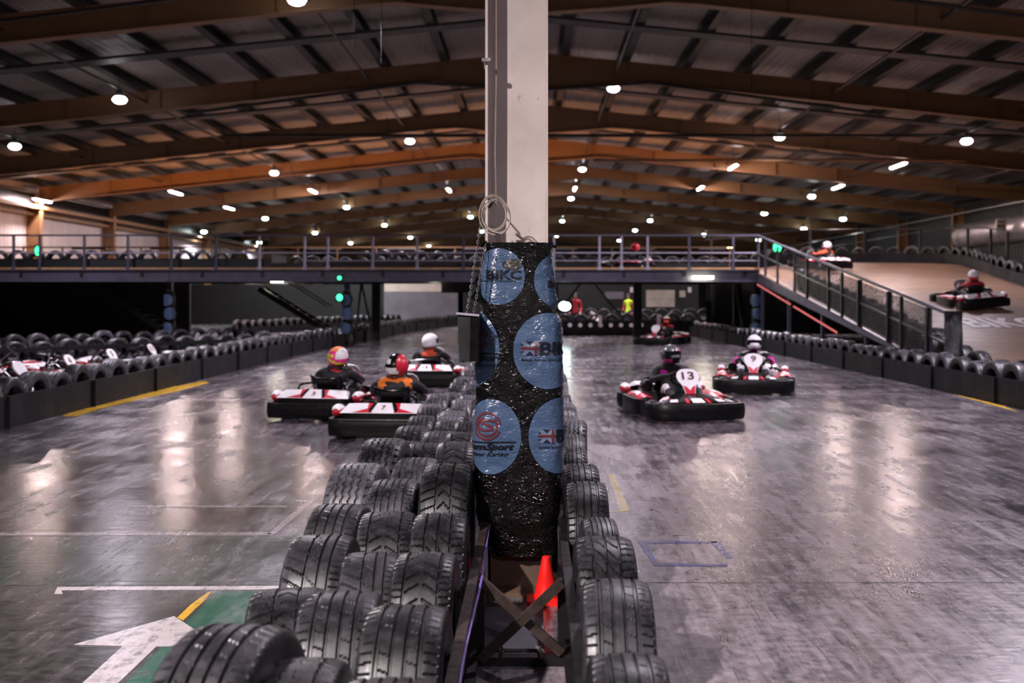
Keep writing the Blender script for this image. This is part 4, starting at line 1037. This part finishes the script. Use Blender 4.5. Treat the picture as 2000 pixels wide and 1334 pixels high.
driver(k9,'person in white full-face helmet with dark visor, magenta sleeves, in kart number 9',suit=('suit','magenta','suit_white'),fn=lambda c:(1 if (abs(c.x)>.25 and c.z>.44 and c.y<.0 and c.y>-.18) else 2 if (abs(c.x)>.15 and c.z<.5 and .05<c.y<.3 and c.z>.34) or (c.z>.63 and abs(c.x)>.06) else 0),
   shell=('white',),lean=-.02,look=0,gl='suit_white')
driver(kf,'person in orange-red helmet driving the small distant kart under the bridge',suit=('suit','suit_red'),fn=lambda c:(1 if c.z>.59 else 0),shell=('orange_red','white'),zone=lambda c:(1 if c.z>.07 else 0),look=.4)
driver(kr,'person in red and white helmet and dark red suit on the plywood ramp',suit=('suit','suit_red'),fn=lambda c:(1 if (c.z>.56) else 0),shell=('white','red'),zone=lambda c:(1 if c.z<0.0 else 0),look=-.3,gl='suit')
driver(ku,'person in white helmet and orange vest at the top of the ramp',suit=('suit','orange_red'),fn=lambda c:(1 if c.z>.50 and abs(c.x)>.09 else 0),shell=('white','red'),zone=lambda c:(1 if c.z<-.05 else 0),look=.2,gl='suit')
driver(kb,'person in dull red helmet driving across the bridge deck',suit=('suit','suit_red'),fn=lambda c:0,shell=('red',),look=.3,gl='suit')
# parked karts in the pit
for i,(x,y,h,n,lb) in enumerate(((-8.2,15.0,-112,None,'parked go-kart at the left edge, nearest in the pit row'),(-8.25,16.7,-110,'6','parked go-kart with white side cover, second in the pit row'),(-10.3,17.0,-114,None,'parked go-kart half behind its neighbour at the far left of the pit'),
      (-8.3,18.5,-112,'5','parked go-kart in the middle of the pit group'),(-10.2,19.9,92,'4','parked go-kart turned round, its white and red panel leaning up'),(-8.3,20.4,-108,'11','parked go-kart furthest along the pit row, before the dark tyres'))):
    place_kart(x,y,0,h+20,lb,n)

def standing(x,y,z,rz,label,top,legs,vest=None,helm=None,hair='hair'):
    J={'pelvis':((0,0,.95),(.15,.11)),'belly':((0,0,1.10),(.14,.10)),'chest':((0,.0,1.30),(.16,.11)),'upper':((0,0,1.42),(.13,.085)),'neck':((0,.01,1.50),.055),'neck2':((0,.02,1.56),.05),'head':((0,.03,1.66),(.085,.10)),'crown':((0,.03,1.73),(.07,.08))}
    E=[('pelvis','belly'),('belly','chest'),('chest','upper'),('upper','neck'),('neck','neck2'),('neck2','head'),('head','crown')]
    for s,n in ((-1,'l'),(1,'r')):
        J[n+'sh']=((s*.19,0,1.41),.062); J[n+'el']=((s*.26,-.03,1.12),.046); J[n+'wr']=((s*.24,.12,.92),.030); E+=[('upper',n+'sh'),(n+'sh',n+'el'),(n+'el',n+'wr')]
        J[n+'hp']=((s*.10,0,.88),.09); J[n+'kn']=((s*.11,.02,.48),.062); J[n+'an']=((s*.12,-.01,.09),.042); J[n+'to']=((s*.13,.14,.04),.034); E+=[('pelvis',n+'hp'),(n+'hp',n+'kn'),(n+'kn',n+'an'),(n+'an',n+'to')]
    ms=[M[top],M[legs],M['skin'],M[vest or top]]
    def fn(c):
        if c.z>1.53: return 2
        if c.z>.90 and abs(c.x)<.20 and vest: return 3
        return 0 if c.z>.90 else 1
    p=skin('person',J,E,ms,'pelvis',fn)
    for s,n in ((-1,'l'),(1,'r')): hand(s,J[n+'wr'][0],(s*.235,.16,.86),(s,.2,0),'skin',p,'hand')
    b=MB()
    if helm: helmet(p,(0,.03,1.67),0,0,(helm,))
    else:
        b.grid(lambda u,v:Vector((.092*math.sin(2*PI*u)*math.sin(PI*.52*v),.012+.105*math.cos(2*PI*u)*math.sin(PI*.52*v),1.685+.10*math.cos(PI*.52*v))),16,8); b.build('hair',M[hair],p,smooth=True)
        b=MB(); b.grid(lambda u,v:Vector((.014*math.sin(PI*v)*math.cos(2*PI*u),.125+.02*v,1.655-.03*v+.012*math.sin(2*PI*u))),8,4); b.build('nose',M['skin'],p,smooth=True)
        for s in (-1,1):
            b=MB(); b.lathe([(0,-.004),(.009,0),(0,.004)],8,c=(s*.033,.124,1.675),axis='Y'); b.build('eye',M['visor'],p,smooth=True)
        b=MB(); b.tube([(-.022,.122,1.615),(0,.130,1.612),(.022,.122,1.615)],.005,6); b.build('mouth',M['suit_red'],p,smooth=True)
    p.location=(x,y,z); p.rotation_euler=(0,0,rz); return tag(p,label,'person')
standing((1229-HX)*46/F,46.4,-.02,2.6,'person in fluorescent yellow vest over red top standing beyond the far bend','suit_red','denim','hivis')
standing((1124-HX)*44/F,44,0,2.9,'person in dull red top standing beside the padded column at the far barrier','suit_red','denim')
kp=place_kart((1161-HX)*49/F,49,0,190,'go-kart waiting beyond the far tyre rows',None); driver(kp,'person in white helmet seated beyond the far tyre rows',shell=('white',))
kp=place_kart((1408-HX)*49/F,49,0,200,'go-kart beyond the far tyres right of the white board',None); driver(kp,'person in white helmet beyond the far tyres, right of the white board',shell=('white',),gl='suit')

# ------------------------------------------------------------------ bridge and upper track
ZB=2.55; YF,YR=33.0,37.7
br=empty('elevated_bridge',(0,0,0),0,'elevated kart track bridge crossing the hall with grey railing and steel beam','bridge')
b=MB(); b.box((-6.6,(YF+YR)/2,ZB-.02),(28.2,YR-YF,.04)); b.build('deck',M['ramp'],br)
b=MB(); b.box((-6.6,YF-.01,ZB-.0),(28.2,.03,.06)); b.build('deck_edge',M['ply'],br)
b=MB()
for x0,x1 in ((-20.6,-12.1),(-12.08,-6.3),(-6.28,4.0),(4.02,7.5)):
    xc=(x0+x1)/2; L=x1-x0
    b.box((xc,YF+.05,ZB-.25),(L,.02,.36)); b.box((xc,YF+.05,ZB-.06),(L,.18,.025)); b.box((xc,YF+.05,ZB-.43),(L,.18,.025))
b.build('front_beam',M['bridge_steel'],br)
b=MB(); b.box((-6.6,YR-.1,ZB-.25),(28.2,.15,.4))
for i in range(14): b.box((-19+2.0*i,(YF+YR)/2,ZB-.16),(.1,YR-YF,.22))
b.build('joists',M['black_metal'],br)
ps=[27,78,165,250,335,422,507,595,640,728,815,905,1082,1171,1214,1265,1346,1432]
for i,px in enumerate(ps):
    x=(px-HX)*YF/F; b=MB(); b.box((x,YF,ZB+.54),(.07,.06,1.10)); b.box((x,YF-.02,ZB+.0),(.14,.03,.12))
    b.build('railing_post',M['rail_steel'] if 480<px<1300 and px not in(905,) else M['bridge_steel'],br)  # middle posts take the lighter grey: lamplight on them put into the colour
b=MB(); b.box((-6.6,YF,ZB+1.10),(28.2,.06,.06)); b.build('top_rail',M['bridge_steel'],br)
b=MB(); b.box((-6.2,YF,ZB+.52),(27.2,.04,.045)); b.build('middle_rail',M['rail_steel'],br)
b=MB(); b.box((0,YF,ZB+.26),(15,.03,.03)); b.build('lower_rail',M['rail_steel'],br)
b=MB(); b.box((-14.0,YF+.25,ZB+.17),(10.5,.03,.34)); b.box((-4.4,YF+.25,ZB+.15),(5.2,.03,.28)); b.build('kick_board',M['dark_wall'],br)
b=MB(); b.box((-6.6,YR,ZB+.18),(28.0,.03,.32)); b.build('rear_kick_board',M['dark_wall'],br)
b=MB(); b.box((-6.6,YR+.35,ZB+.95),(28.0,.04,.05)); 
for i in range(19): b.box((-19.5+1.5*i,YR+.35,ZB+.47),(.05,.04,.95))
b.build('rear_railing',M['ochre'],br)
for i in range(9):  # made-up fittings, added to throw a warm glow on the middle roof bays
    x=-17+3.0*i; b=MB(); b.box((x,YR+.42,ZB+.90),(1.3,.16,.06)); h_=b.build('added_uplight',M['lamp_body'],br); b=MB(); b.add([(x-.6,YR+.36,ZB+.935),(x+.6,YR+.36,ZB+.935),(x+.6,YR+.48,ZB+.935),(x-.6,YR+.48,ZB+.935)],[(0,1,2,3)]); b.build('added_glow_strip',M['e_added_up'],h_)
for px in (330,677,1478):
    x=(px-HX)*33.4/F; b=MB(); b.box((x,33.5,1.05),(.16,.02,2.1)); b.box((x-.08,33.5,1.05),(.02,.16,2.1)); b.box((x+.08,33.5,1.05),(.02,.16,2.1)); b.build('pillar',M['bridge_steel'],br)
    w_=.17
    b=MB(); vs=[]; n=20; nz=22
    for j in range(nz+1):
        z=.05+1.75*j/nz; r=w_*(1+.15*math.sin(j*1.1))
        for i in range(n): a=2*PI*i/n; vs.append((x+r*math.cos(a)*(1+.1*noise.noise(Vector((math.cos(a)*2,math.sin(a)*2,z*3+px)))),33.5+r*math.sin(a),z))
    b.add(vs,[(j*n+i,j*n+(i+1)%n,(j+1)*n+(i+1)%n,(j+1)*n+i) for j in range(nz) for i in range(n)])
    pp=tag(b.build('pillar_padding',M['film'],smooth=True,ang=180),'black padding with blue discs around the %s bridge pillar'%{330:'left',677:'middle',1478:'right'}[px],'pillar padding','padded bridge pillars')
    for j,zc in enumerate((.55,1.05,1.5)):
        b=MB(); vs=[]
        for rr in range(7):
            for i in range(24):
                a=2*PI*i/24; du=.19*rr/6*math.cos(a)/w_; dz=.2*rr/6*math.sin(a); th=-PI/2+(.25 if j%2 else -.3)+du; r=w_*(1.22); vs.append((x+r*math.cos(th),33.5+r*math.sin(th),zc+dz))
        b.add(vs,[(q*24+i,q*24+(i+1)%24,(q+1)*24+(i+1)%24,(q+1)*24+i) for q in range(6) for i in range(24)]); b.build('logo_disc',M['film_blue'],pp,smooth=True,ang=180)
for px in (735,1085,1245,1440):
    x=(px-HX)*36.5/F; b=MB(); b.box((x,36.5,1.05),(.30 if px!=1085 else .18,.2,2.1)); b.build('rear_pillar',M['black_metal'],br)
b=MB()
x=(706-HX)*34.5/F; x2=(1130-HX)*34.5/F
for p_,q_ in (((x,34.5,2.1),(x-.25,34.5,0)),((x,34.5,2.1),(x+.45,34.5,0)),((x2-.6,34.5,1.2),(x2+.05,34.5,2.05)),((x2+.55,34.5,2.05),(x2+1.5,34.5,.9)),((7.0,34.5,2.1),(7.3,34.5,.1))):
    b=MB(); b.bar(p_,q_,.065,.065); b.build('diagonal_brace',M['black_metal'],br)
# tyres on the deck: faces towards the camera
def deck_tyres(path,label,group,zf=lambda p:ZB,step=.62): tyre_row(path,label,group,step=step,zf=zf,axle=0,Rm=.31,meshes=LOW)
deck_tyres([(-19.8,YF+.5,0),(-9.4,YF+.5,0)],'silhouetted tyre on left part of the bridge, %s from the left','tyres on the left of the bridge')
deck_tyres([(-6.3,YF+.5,0),(-2.0,YF+.5,0)],'tyre behind the bridge railing left of the column, %s from its left end','tyres on the middle of the bridge')
deck_tyres([(-9.0,YR+.15,0),(7.0,YR+.15,0)],'tyre along the rear edge of the bridge deck, %s from the left','tyres along the rear of the bridge')

# ramp with banked top
def zr(y):
    K_=[(15.6,0.0),(16.6,.02),(18,.19),(33,2.40),(34.5,2.58),(36.5,2.80),(39,2.95),(41,2.97)]
    for a,c in zip(K_[:-1],K_[1:]):
        if y<=c[0]:
            t=max(0,(y-a[0])/(c[0]-a[0])); return a[1]+(c[1]-a[1])*t
    return K_[-1][1]
BX=[(15.6,14.6),(30,14.7),(34,15.2),(36.5,15.6),(38,15.2),(38.9,13.8),(39.4,11.5),(39.6,8.6)]
def rx(y):
    for a,c in zip(BX[:-1],BX[1:]):
        if y<=c[0]: t=max(0,(y-a[0])/(c[0]-a[0])); return a[1]+(c[1]-a[1])*t
    return BX[-1][1]
def zsurf(x,y):
    z=zr(y); t=min(1,max(0,(10.5-x)/3.0)); return z*(1-t)+min(z,ZB)*t
b=MB()
b.grid(lambda u,v:(lambda y:(lambda x:Vector((x,y,zsurf(x,y))))(7.45+(rx(y)-7.45)*u))(15.6+(39.6-15.6)*v),24,60)
rp=tag(b.build('plywood_ramp',M['ramp'],smooth=True,ang=60),'wide brown plywood ramp curving up to the elevated track','ramp')
md=rp.modifiers.new('t','SOLIDIFY'); md.thickness=.05; md.offset=-1
b=MB(); b.add([(7.40,16.2,0),(7.40,33,2.08),(7.40,33,2.40),(7.40,16.6,.05),(7.45,16.2,0),(7.45,33,2.08),(7.45,33,2.40),(7.45,16.6,.05)],[(0,1,2,3),(7,6,5,4),(0,4,5,1),(1,5,6,2),(2,6,7,3),(3,7,4,0)]); b.build('side_beam',M['bridge_steel'],rp)
for y0,y1 in ((24.2,28.3),(28.6,32.9)):
    b=MB(); n=26
    for i in range(n):
        y=y0+(y1-y0)*(i+.5)/n; b.box((7.385,y,zr(y)-.36),(.02,(y1-y0)/n*.5,.05))
    b.build('red_strip',M['e_strip'],rp)
v,f=flat_text('BIKC',width=1.95,height=1.3,bold=.03)
b=MB(); b.add([(11.1+x,23.5+y,zr(23.5+y)+.012) for x,y in v],f); b.build('painted_lettering',M['white'],rp)
for i in range(5):
    y=19+3.4*i; b=MB(); b.box((7.5,y,zr(y)/2-.06),(.09,.09,max(.1,zr(y)-.12))); b.build('ramp_leg',M['bridge_steel'],rp)
# ramp fence
fe=empty('ramp_fence',(0,0,0),0,'dark railing fence with netting descending along the ramp edge','fence')
b=MB(); b.bar((7.5,33.3,2.55+1.1),(7.5,18.0,.2+1.12),.05,.06); b.build('top_rail',M['bridge_steel'],fe)
b=MB(); b.bar((7.5,33.3,2.5+.55),(7.5,18.0,.2+.55),.04,.04); b.build('middle_rail',M['rail_dark'],fe)
ys=[33.2,32.2,30.6,28.6,27.3,25.3,24.2,22.9,21.0,20.3,18.9]
for i,y in enumerate(ys):
    z=zr(y) if y<33 else ZB; w_=.06 if i not in (7,8,10) else .11
    b=MB(); b.box((7.5,y,z+.5),(w_,.07,1.2)); b.build('fence_post',M['bridge_steel'] if i<4 else M['rail_dark'],fe)
for y0,y1 in zip(ys[3:-1],ys[4:]):
    b=MB(); b.add([(7.52,y0,zr(y0)+.05),(7.52,y1,zr(y1)+.05),(7.52,y1,zr(y1)+1.06),(7.52,y0,zr(y0)+1.06),(7.528,y0,zr(y0)+.05),(7.528,y1,zr(y1)+.05),(7.528,y1,zr(y1)+1.06),(7.528,y0,zr(y0)+1.06)],[(0,1,2,3),(7,6,5,4)]); b.build('netting_panel',M['net'],fe)
tyre_row([(7.85,19.4,0),(7.85,29.5,0)],'dark tyre standing behind the ramp fence, %s from the low end','tyres behind the ramp fence',zf=lambda p:zr(p.y),meshes=LOW)
b=MB(); vs=[]; n=22
for j in range(16):
    z=.1+1.27*j/15
    for i in range(n):
        a=2*PI*i/n; r=.15*(1+.12*noise.noise(Vector((math.cos(a)*2,math.sin(a)*2,z*4)))); vs.append((7.55+r*math.cos(a)*1.05,17.9+r*math.sin(a),z))
b.add(vs,[(j*n+i,j*n+(i+1)%n,(j+1)*n+(i+1)%n,(j+1)*n+i) for j in range(15) for i in range(n)]+[tuple(range(15*n,16*n))])
tag(b.build('wrapped_post',M['film'],smooth=True,ang=80),'post wrapped in black film at the low end of ramp fence','post')
# outer edge of the upper track
OP=[(14.75,15.6),(14.75,30),(15.25,34),(15.65,36.5),(15.25,38),(13.8,39.0),(11.5,39.55),(8.6,39.8),(7.2,39.2)]
OPs=[tuple(p) for p in smooth_path([(x,y,0) for x,y in OP],5)]
skirt('crash_barrier_skirt',OPs,.36,'dark skirt bending round the outer edge of the ramp and upper track',1,zf=lambda p:zsurf(min(p.x,15.0),p.y))
off=[]
for i,p in enumerate(OPs):
    a=Vector(OPs[max(0,i-1)]); c=Vector(OPs[min(len(OPs)-1,i+1)]); t=(c-a).normalized(); off.append((p[0]+t.y*.22,p[1]-t.x*.22,0))
off=[q for q in off if q[1]>28.3 or q[0]<14]
tyre_row(off,'tyre behind the outer skirt of the ramp and upper track, %s from the low end','tyres round the outer ramp edge',zf=lambda p:zsurf(min(p.x,15.0),p.y)+.02,meshes=LOW,step=.66)
f2=empty('outer_fence',(0,0,0),0,'dark railing behind tyres round the outside of the upper track','fence')
off2=[]
for i,p in enumerate(OPs):
    a=Vector(OPs[max(0,i-1)]); c=Vector(OPs[min(len(OPs)-1,i+1)]); t=(c-a).normalized(); off2.append(Vector((p[0]+t.y*.7,p[1]-t.x*.7,zsurf(min(p[0],15.0),p[1]))))
b=MB(); b.tube([p+Vector((0,0,1.35)) for p in off2],.035,6); b.build('top_rail',M['rail_dark'],f2)
for p,_ in along([tuple(q) for q in off2],2.1,1):
    b=MB(); b.box((p.x,p.y,p.z/2+.67),(.08,.08,p.z+1.34)); b.build('fence_post',M['rail_dark'],f2)
b=MB(); b.grid(lambda u,v:(lambda q:Vector((q.x+.05,q.y+.05,.1+(q.z+.1)*v)))(off2[int(round(u*(len(off2)-1)))]),len(off2)-1,2); b.build('under_panel',M['dark_wall'],f2)
# staircases under the left of the bridge
for (xa,za,xb,zb,D,lb) in (((505-HX)*36/F,1.9,(640-HX)*36/F,.35,36,'dark metal staircase left of the middle bridge pillar'),((170-HX)*35/F,2.2,(310-HX)*35/F,.5,35,'dark staircase in the shadow at far left under the bridge')):
    s=empty('staircase',(0,0,0),0,lb,'staircase')
    for k,dy in enumerate((0,.9)):
        b=MB(); b.bar((xa,D+dy,za),(xb,D+dy,zb),.05,.2); b.build('stringer',M['dark_steel'],s)
        b=MB(); b.bar((xa,D+dy,za+.9),(xb,D+dy,zb+.9),.04,.04); b.build('handrail',M['dark_steel'],s)
    for i in range(9):
        t=(i+.5)/9; b=MB(); b.box((xa+(xb-xa)*t,D+.45,za+(zb-za)*t),(.24,.86,.03)); b.build('tread',M['dark_steel'],s)
# boards and screens
b=MB(); p=U(890,558,37.5); b.box(tuple(p),(1.08,.08,.54)); tag(b.build('hanging_board',M['speaker']),'black board hanging under the bridge left of the column','board')
b=MB(); p=U(1290,583,57.89); b.box(tuple(p),(1.65,.06,.98)); o=tag(b.build('notice_board',M['board']),'large pale board on the rear wall under the bridge','board')
b=MB(); b.box((p.x,p.y-.035,p.z),(1.70,.01,.03)); b.build('seam',M['rail_steel'],o)
b=MB(); p=U(1333,574,57.89); b.box(tuple(p),(.34,.06,.38)); tag(b.build('wall_notice',M['board']),'small pale notice right of the large board','notice')
b=MB(); p=U(1200,577,57.89); b.box(tuple(p),(1.1,.06,.42)); tag(b.build('wall_panel',M['plaster']),'dim grey panel on the rear wall left of the yellow vest','panel')
for px,py,l in ((1234,566,'white paper notice above the person in yellow vest'),(1347,566,'white paper notice above right of the large board')):
    b=MB(); p=U(px,py,57.91); b.box(tuple(p),(.2,.03,.3)); tag(b.build('paper_notice',M['suit_white']),l,'notice')
for px,lb in ((1172,'left'),(1287,'right')):
    p=U(px,624,40.7); b=MB(); b.box((p.x,40.7,.62),(.14,.05,.45)); tag(b.build('marker_post',M['suit_white']),'pale marker post on the far dark skirt, the %s one'%lb,'marker')
# duct on the right and sign
b=MB(); b.tube([(17.7,y,4.05) for y in (24,30,36,41)],.47,28)
for y in (30,33.5,37,40.5): b.lathe([(.47,-.03),(.50,-.03),(.50,.03),(.47,.03)],28,c=(17.7,y,4.05),axis='Y')
tag(b.build('ventilation_duct',M['duct'],smooth=True,ang=50),'big round galvanised ventilation duct high on the right side','duct')
b=MB(); p=U(1955,441,36); b.box(tuple(p),(.36,.06,.50)); o=tag(b.build('hanging_sign',M['board']),'small framed sign hanging beside the ventilation duct','sign')
b=MB(); b.box((p.x,p.y-.035,p.z),(.26,.01,.08)); b.box((p.x,p.y-.035,p.z+.14),(.26,.01,.06)); b.box((p.x,p.y-.035,p.z-.14),(.26,.01,.06)); b.build('sign_panel',M['brown_box'],o)
# low beams along the right side
for (x,z,lb) in ((17.4,5.0,'long cable tray running down the right side under the roof'),(18.8,4.75,'long pipe running along the right wall under the eaves')):
    b=MB(); b.box((x,45,z),(.12,90,.05)); tag(b.build('cable_tray',M['conduit']),lb,'cable tray')
for k in range(4,14):
    pass
# ------------------------------------------------------------------ lamps
ROWS={'L1':(-.80,5.46),'L2':(-2.11,4.87),'L3':(-3.47,4.38),'L4':(-5.15,3.86),'R1':(.385,5.60),'R2':(1.55,5.10),'R3':(2.80,4.60),'R4':(4.03,4.15)}
RN={'L1':'first row left of the column','L2':'second row left of the column','L3':'third row left of the column','L4':'row along the left wall','R1':'first row right of the column','R2':'second row right of the column','R3':'third row right of the column','R4':'outermost row on the right'}
BAY={'L1':[(585,0),(802,276),(917,424),(940,452)],'L2':[(238,195),(535,338),(676,405),(749,440),(800,464),(836,481)],'L3':[(35,286),(515,427),(615,455),(684,475)],'L4':[(393,453),(505,474)],
     'R1':[(1197,173),(1134,331),(1114,388),(1096,432),(1087,461)],'R2':[(1522,268),(1270,431),(1243,450),(1211,470)],'R3':[(1584,384),(1493,417),(1375,459)],'R4':[(1642,428),(1570,447),(1485,469)]}
TUB={'L1':[(876,372)],'L2':[(610,374)],'L3':[(347,377),(446,407)],'L4':[(85,392)],'R1':[(1120,369)],'R2':[(1435,327),(1370,368)],'R3':[(1754,324),(1640,366)]}
b=MB(); b.lathe([(.0,.09),(.10,.09),(.12,.07),(.13,.11),(.10,.13),(.085,.20),(.05,.24),(0,.24)],20); BODY=b.mesh('lamp_housing',M['lamp_body'],True,40)
b=MB(); b.lathe([(0,-.10),(.08,-.092),(.14,-.062),(.178,-.0),(.14,.062),(.08,.092),(0,.10)],18); LENS=b.mesh('lamp_lens',M['e_bay']); LENSF=b.mesh('lamp_lens',M['e_bay_far']); LENSN=b.mesh('lamp_lens',M['e_bay_near'])
b=MB(); b.box((0,0,0),(.085,1.25,.06)); TUBE=b.mesh('tube',M['e_tube'])
b=MB(); b.box((0,0,.05),(.20,1.4,.04)); b.box((-.1,0,.035),(.01,1.4,.06)); b.box((.1,0,.035),(.01,1.4,.06)); TBODY=b.mesh('lamp_housing',M['lamp_body'])
b=MB(); b.tube([(0,0,0),(0,0,1)],.006,6); ROD=b.mesh('hanging_rod',M['pipe'])
def hang(kind,x,y,z,label,group,far=False):
    if kind=='bay':
        o=empty('high_bay_lamp',(x,y,z)); inst(BODY,'housing',(0,0,0),0,o); inst(LENSF if far==1 else LENSN if far==2 else LENS,'lens',(0,0,0),0,o); zt=.24
    else:
        o=empty('tube_lamp',(x,y,z)); inst(TBODY,'housing',(0,0,0),0,o); inst(TUBE,'tube',(0,0,0),0,o); zt=.07
    if kind=='bay':
        li=bpy.data.lights.new('lamp_light','AREA'); li.shape='DISK'; li.size=.30; li.energy=({0:330,1:520,2:2500}[int(far)]*(1.7 if y>15 and far==0 else 1)*(.4 if abs(x)>12 else 1)); li.color=[(.96,.85,1),(.92,.95,1),(1,.88,.88)][int(far)]; li.spread=math.radians(150)
        lo=bpy.data.objects.new('lamp_light',li); COL.objects.link(lo); lo.parent=o; lo.location=(0,0,-.145)
    tag(o,label,'lamp',group); L=rz(x)-.05-z-zt
    if L>.1:
        r=inst(ROD,'hanging_rod',(0,0,zt),0,o); r.scale=(1,1,L)
    return o
for row,(k,H) in ROWS.items():
    X=k*H; n=0
    x_=max(-XW+.35,min(XW-.4,X))
    for px,py in BAY[row]:
        n+=1; D=H*F/(HY-py)
        hang('bay',X,D,CH+H,'round high-bay lamp, %s from the camera in the %s'%(nth(n),RN[row]),'high-bay lamps',far=D>46)
    for n2,(px,py) in enumerate(TUB.get(row,[])):
        D=H*F/(HY-py); hang('tube',X,D,CH+H,'glowing tube lamp, %s from the camera in the %s'%(nth(n2+1),RN[row]),'tube lamps')
    # the same rows go on above and behind the camera
    D0=H*F/(HY-BAY[row][0][1]); d=D0-16.5
    if row in('L4','L3','R4'): d=-99
    if row=='L1': d=-1.6
    while d>-14: 
        hang('bay',X,d,CH+H,'round high-bay lamp out of view in the %s'%RN[row],'high-bay lamps',far=2 if row=='L1' else 0); d-=16.5
    b=MB(); b.box((X,43,CH+H+.27),(.055,122,.045)); tag(b.build('lighting_conduit',M['conduit']),'straight lighting conduit above the lamps of the %s'%RN[row],'conduit')
# lamps under the bridge
for px,py,D,l,w_ in ((541,549,37.0,'dim tube lamp under the left half of the bridge',.45),(848,547,37.4,'dim tube lamp under the bridge left of the black board',.35),(1373,542,32.7,'bright tube lamp fixed under the right half of the bridge',.68)):
    p=U(px,py,D); b=MB(); b.box(tuple(p+Vector((0,0,.06))),(w_*1.05,.12,.04)); o=tag(b.build('tube_lamp',M['lamp_body']),l,'lamp','tube lamps under the bridge')
    b=MB(); b.tube([p-Vector((w_/2,0,0)),p+Vector((w_/2,0,0))],.045,10); b.build('tube',M['e_tube_dim'],o,smooth=True)
# signal lights
def signal(px,py,D,w_,h,m,label):
    p=U(px,py,D); b=MB(); b.box((p.x,p.y+.06,p.z),(w_*1.35,.10,h*1.3)); o=tag(b.build('signal_light',M['black_metal']),label,'signal light','signal lights')
    b=MB(); b.grid(lambda u,v:Vector((p.x+w_/2*math.sin(PI*v)*math.cos(2*PI*u),p.y+.0-.04*math.cos(PI*v)*0-.03,p.z+h/2*math.sin(PI*v)*math.sin(2*PI*u))) if False else Vector((p.x+w_/2*v*math.cos(2*PI*u),p.y-.03*(1-v*v),p.z+h/2*v*math.sin(2*PI*u))),18,5); b.build('lens',M[m],o,smooth=True)
signal(73,490,33.2,.16,.30,'e_green','tall green signal light on the bridge railing at far left')
signal(663,543,33.0,.13,.13,'e_green','small green light on the bridge beam above the middle pillar')
signal(663,581,33.0,.2,.22,'e_green','round green signal light beside the middle bridge pillar')
signal(930,579,33.0,.24,.24,'e_green','round green signal light just left of the padded column')
signal(1514,483,32.0,.12,.26,'e_green','left one of the two green lights on the ramp railing')
signal(1522,484,32.0,.12,.24,'e_green','right one of the two green lights on the ramp railing')
signal(1103,598,36.0,.42,.32,'e_white','bright white light right of the padded column under the bridge')
# pipes under the roof
for (y,z,x0,x1,r,lb,m) in ((30.6,CH+4.93,-9.5,15,.05,'long dark pipe across the hall above the bridge','pipe'),(33.4,CH+4.55,2,14.5,.05,'brown pipe crossing the right half under the roof','ochre'),(17.2,CH+5.35,-9.8,9.5,.035,'thin pipe across the hall under the second roof beam','pipe'),(25.9,CH+5.35,-9,9,.04,'pipe fixed below the ochre roof beam in the middle distance','pipe')):
    b=MB()
    if y in(17.2,25.9): b.tube([(x0,y,z-.1*(abs(x0)-3)),(-3,y,z+.2),(0,y,z),(3,y,z+.2),(x1,y,z-.1*(x1-3))],r,8)
    else: b.tube([(x0,y,z),(x1,y,z)],r,8)
    tag(b.build('sprinkler_pipe',M[m],smooth=True),lb,'pipe')
for i,(px,y) in enumerate(((1236,12.5),(1188,12.8),(692,16),(745,17),(1468,19))):
    b=MB(); x=(px-HX)*y/F; b.tube([(x,y,5.6),(x,y,rz(x)+.02)],.007,6); tag(b.build('drop_wire',M['pipe']),'thin wire hanging down from the roof, %s from the left'%nth(i+1),'wire','roof drop wires')

# ------------------------------------------------------------------ countable tyres: the 300 that show largest stay objects, the rest are one mass
def stand(o):
    D=o.location.y; return D
T=[o for o in bpy.data.objects if o.get('category')=='tyre']
def pxof(o): return HX+o.location.x*F/o.location.y
for o in list(T):
    if not -45<pxof(o)<2045 or o.location.y<2: T.remove(o); bpy.data.objects.remove(o)
T.sort(key=lambda o:o.location.y)
rest=T[300:]
if rest:
    V=[];Q=[];mi=[]; n=0; mats=[]
    for o in rest:
        me=o.data; co_=np.empty(len(me.vertices)*3); me.vertices.foreach_get('co',co_); co_=co_.reshape(-1,3)
        Mx=np.array(Matrix.LocRotScale(o.location,o.rotation_euler,o.scale))
        V.append(co_@Mx[:3,:3].T+Mx[:3,3]); q=np.empty(len(me.loops),dtype=np.int32); me.loops.foreach_get('vertex_index',q); Q.append(q+n); n+=len(me.vertices)
        m_=me.materials[0]
        if m_ not in mats: mats.append(m_)
        mi += [mats.index(m_)]*len(me.polygons)
    V=np.concatenate(V); Q=np.concatenate(Q)
    me=bpy.data.meshes.new('distant_tyres'); me.vertices.add(len(V)); me.vertices.foreach_set('co',V.ravel()); me.loops.add(len(Q)); me.loops.foreach_set('vertex_index',Q)
    me.polygons.add(len(Q)//4); me.polygons.foreach_set('loop_start',np.arange(0,len(Q),4,dtype=np.int32)); me.update(calc_edges=True)
    for m_ in mats: me.materials.append(m_)
    me.polygons.foreach_set('material_index',mi); me.polygons.foreach_set('use_smooth',[True]*len(me.polygons)); me.set_sharp_from_angle(angle=math.radians(50))
    o=inst(me,'distant_tyres'); tag(o,'mass of small far tyres lining the distant tracks and bridge','tyres',kind='stuff')
    for o in rest: bpy.data.objects.remove(o)
print('tyres',len(T),'merged',len(rest))
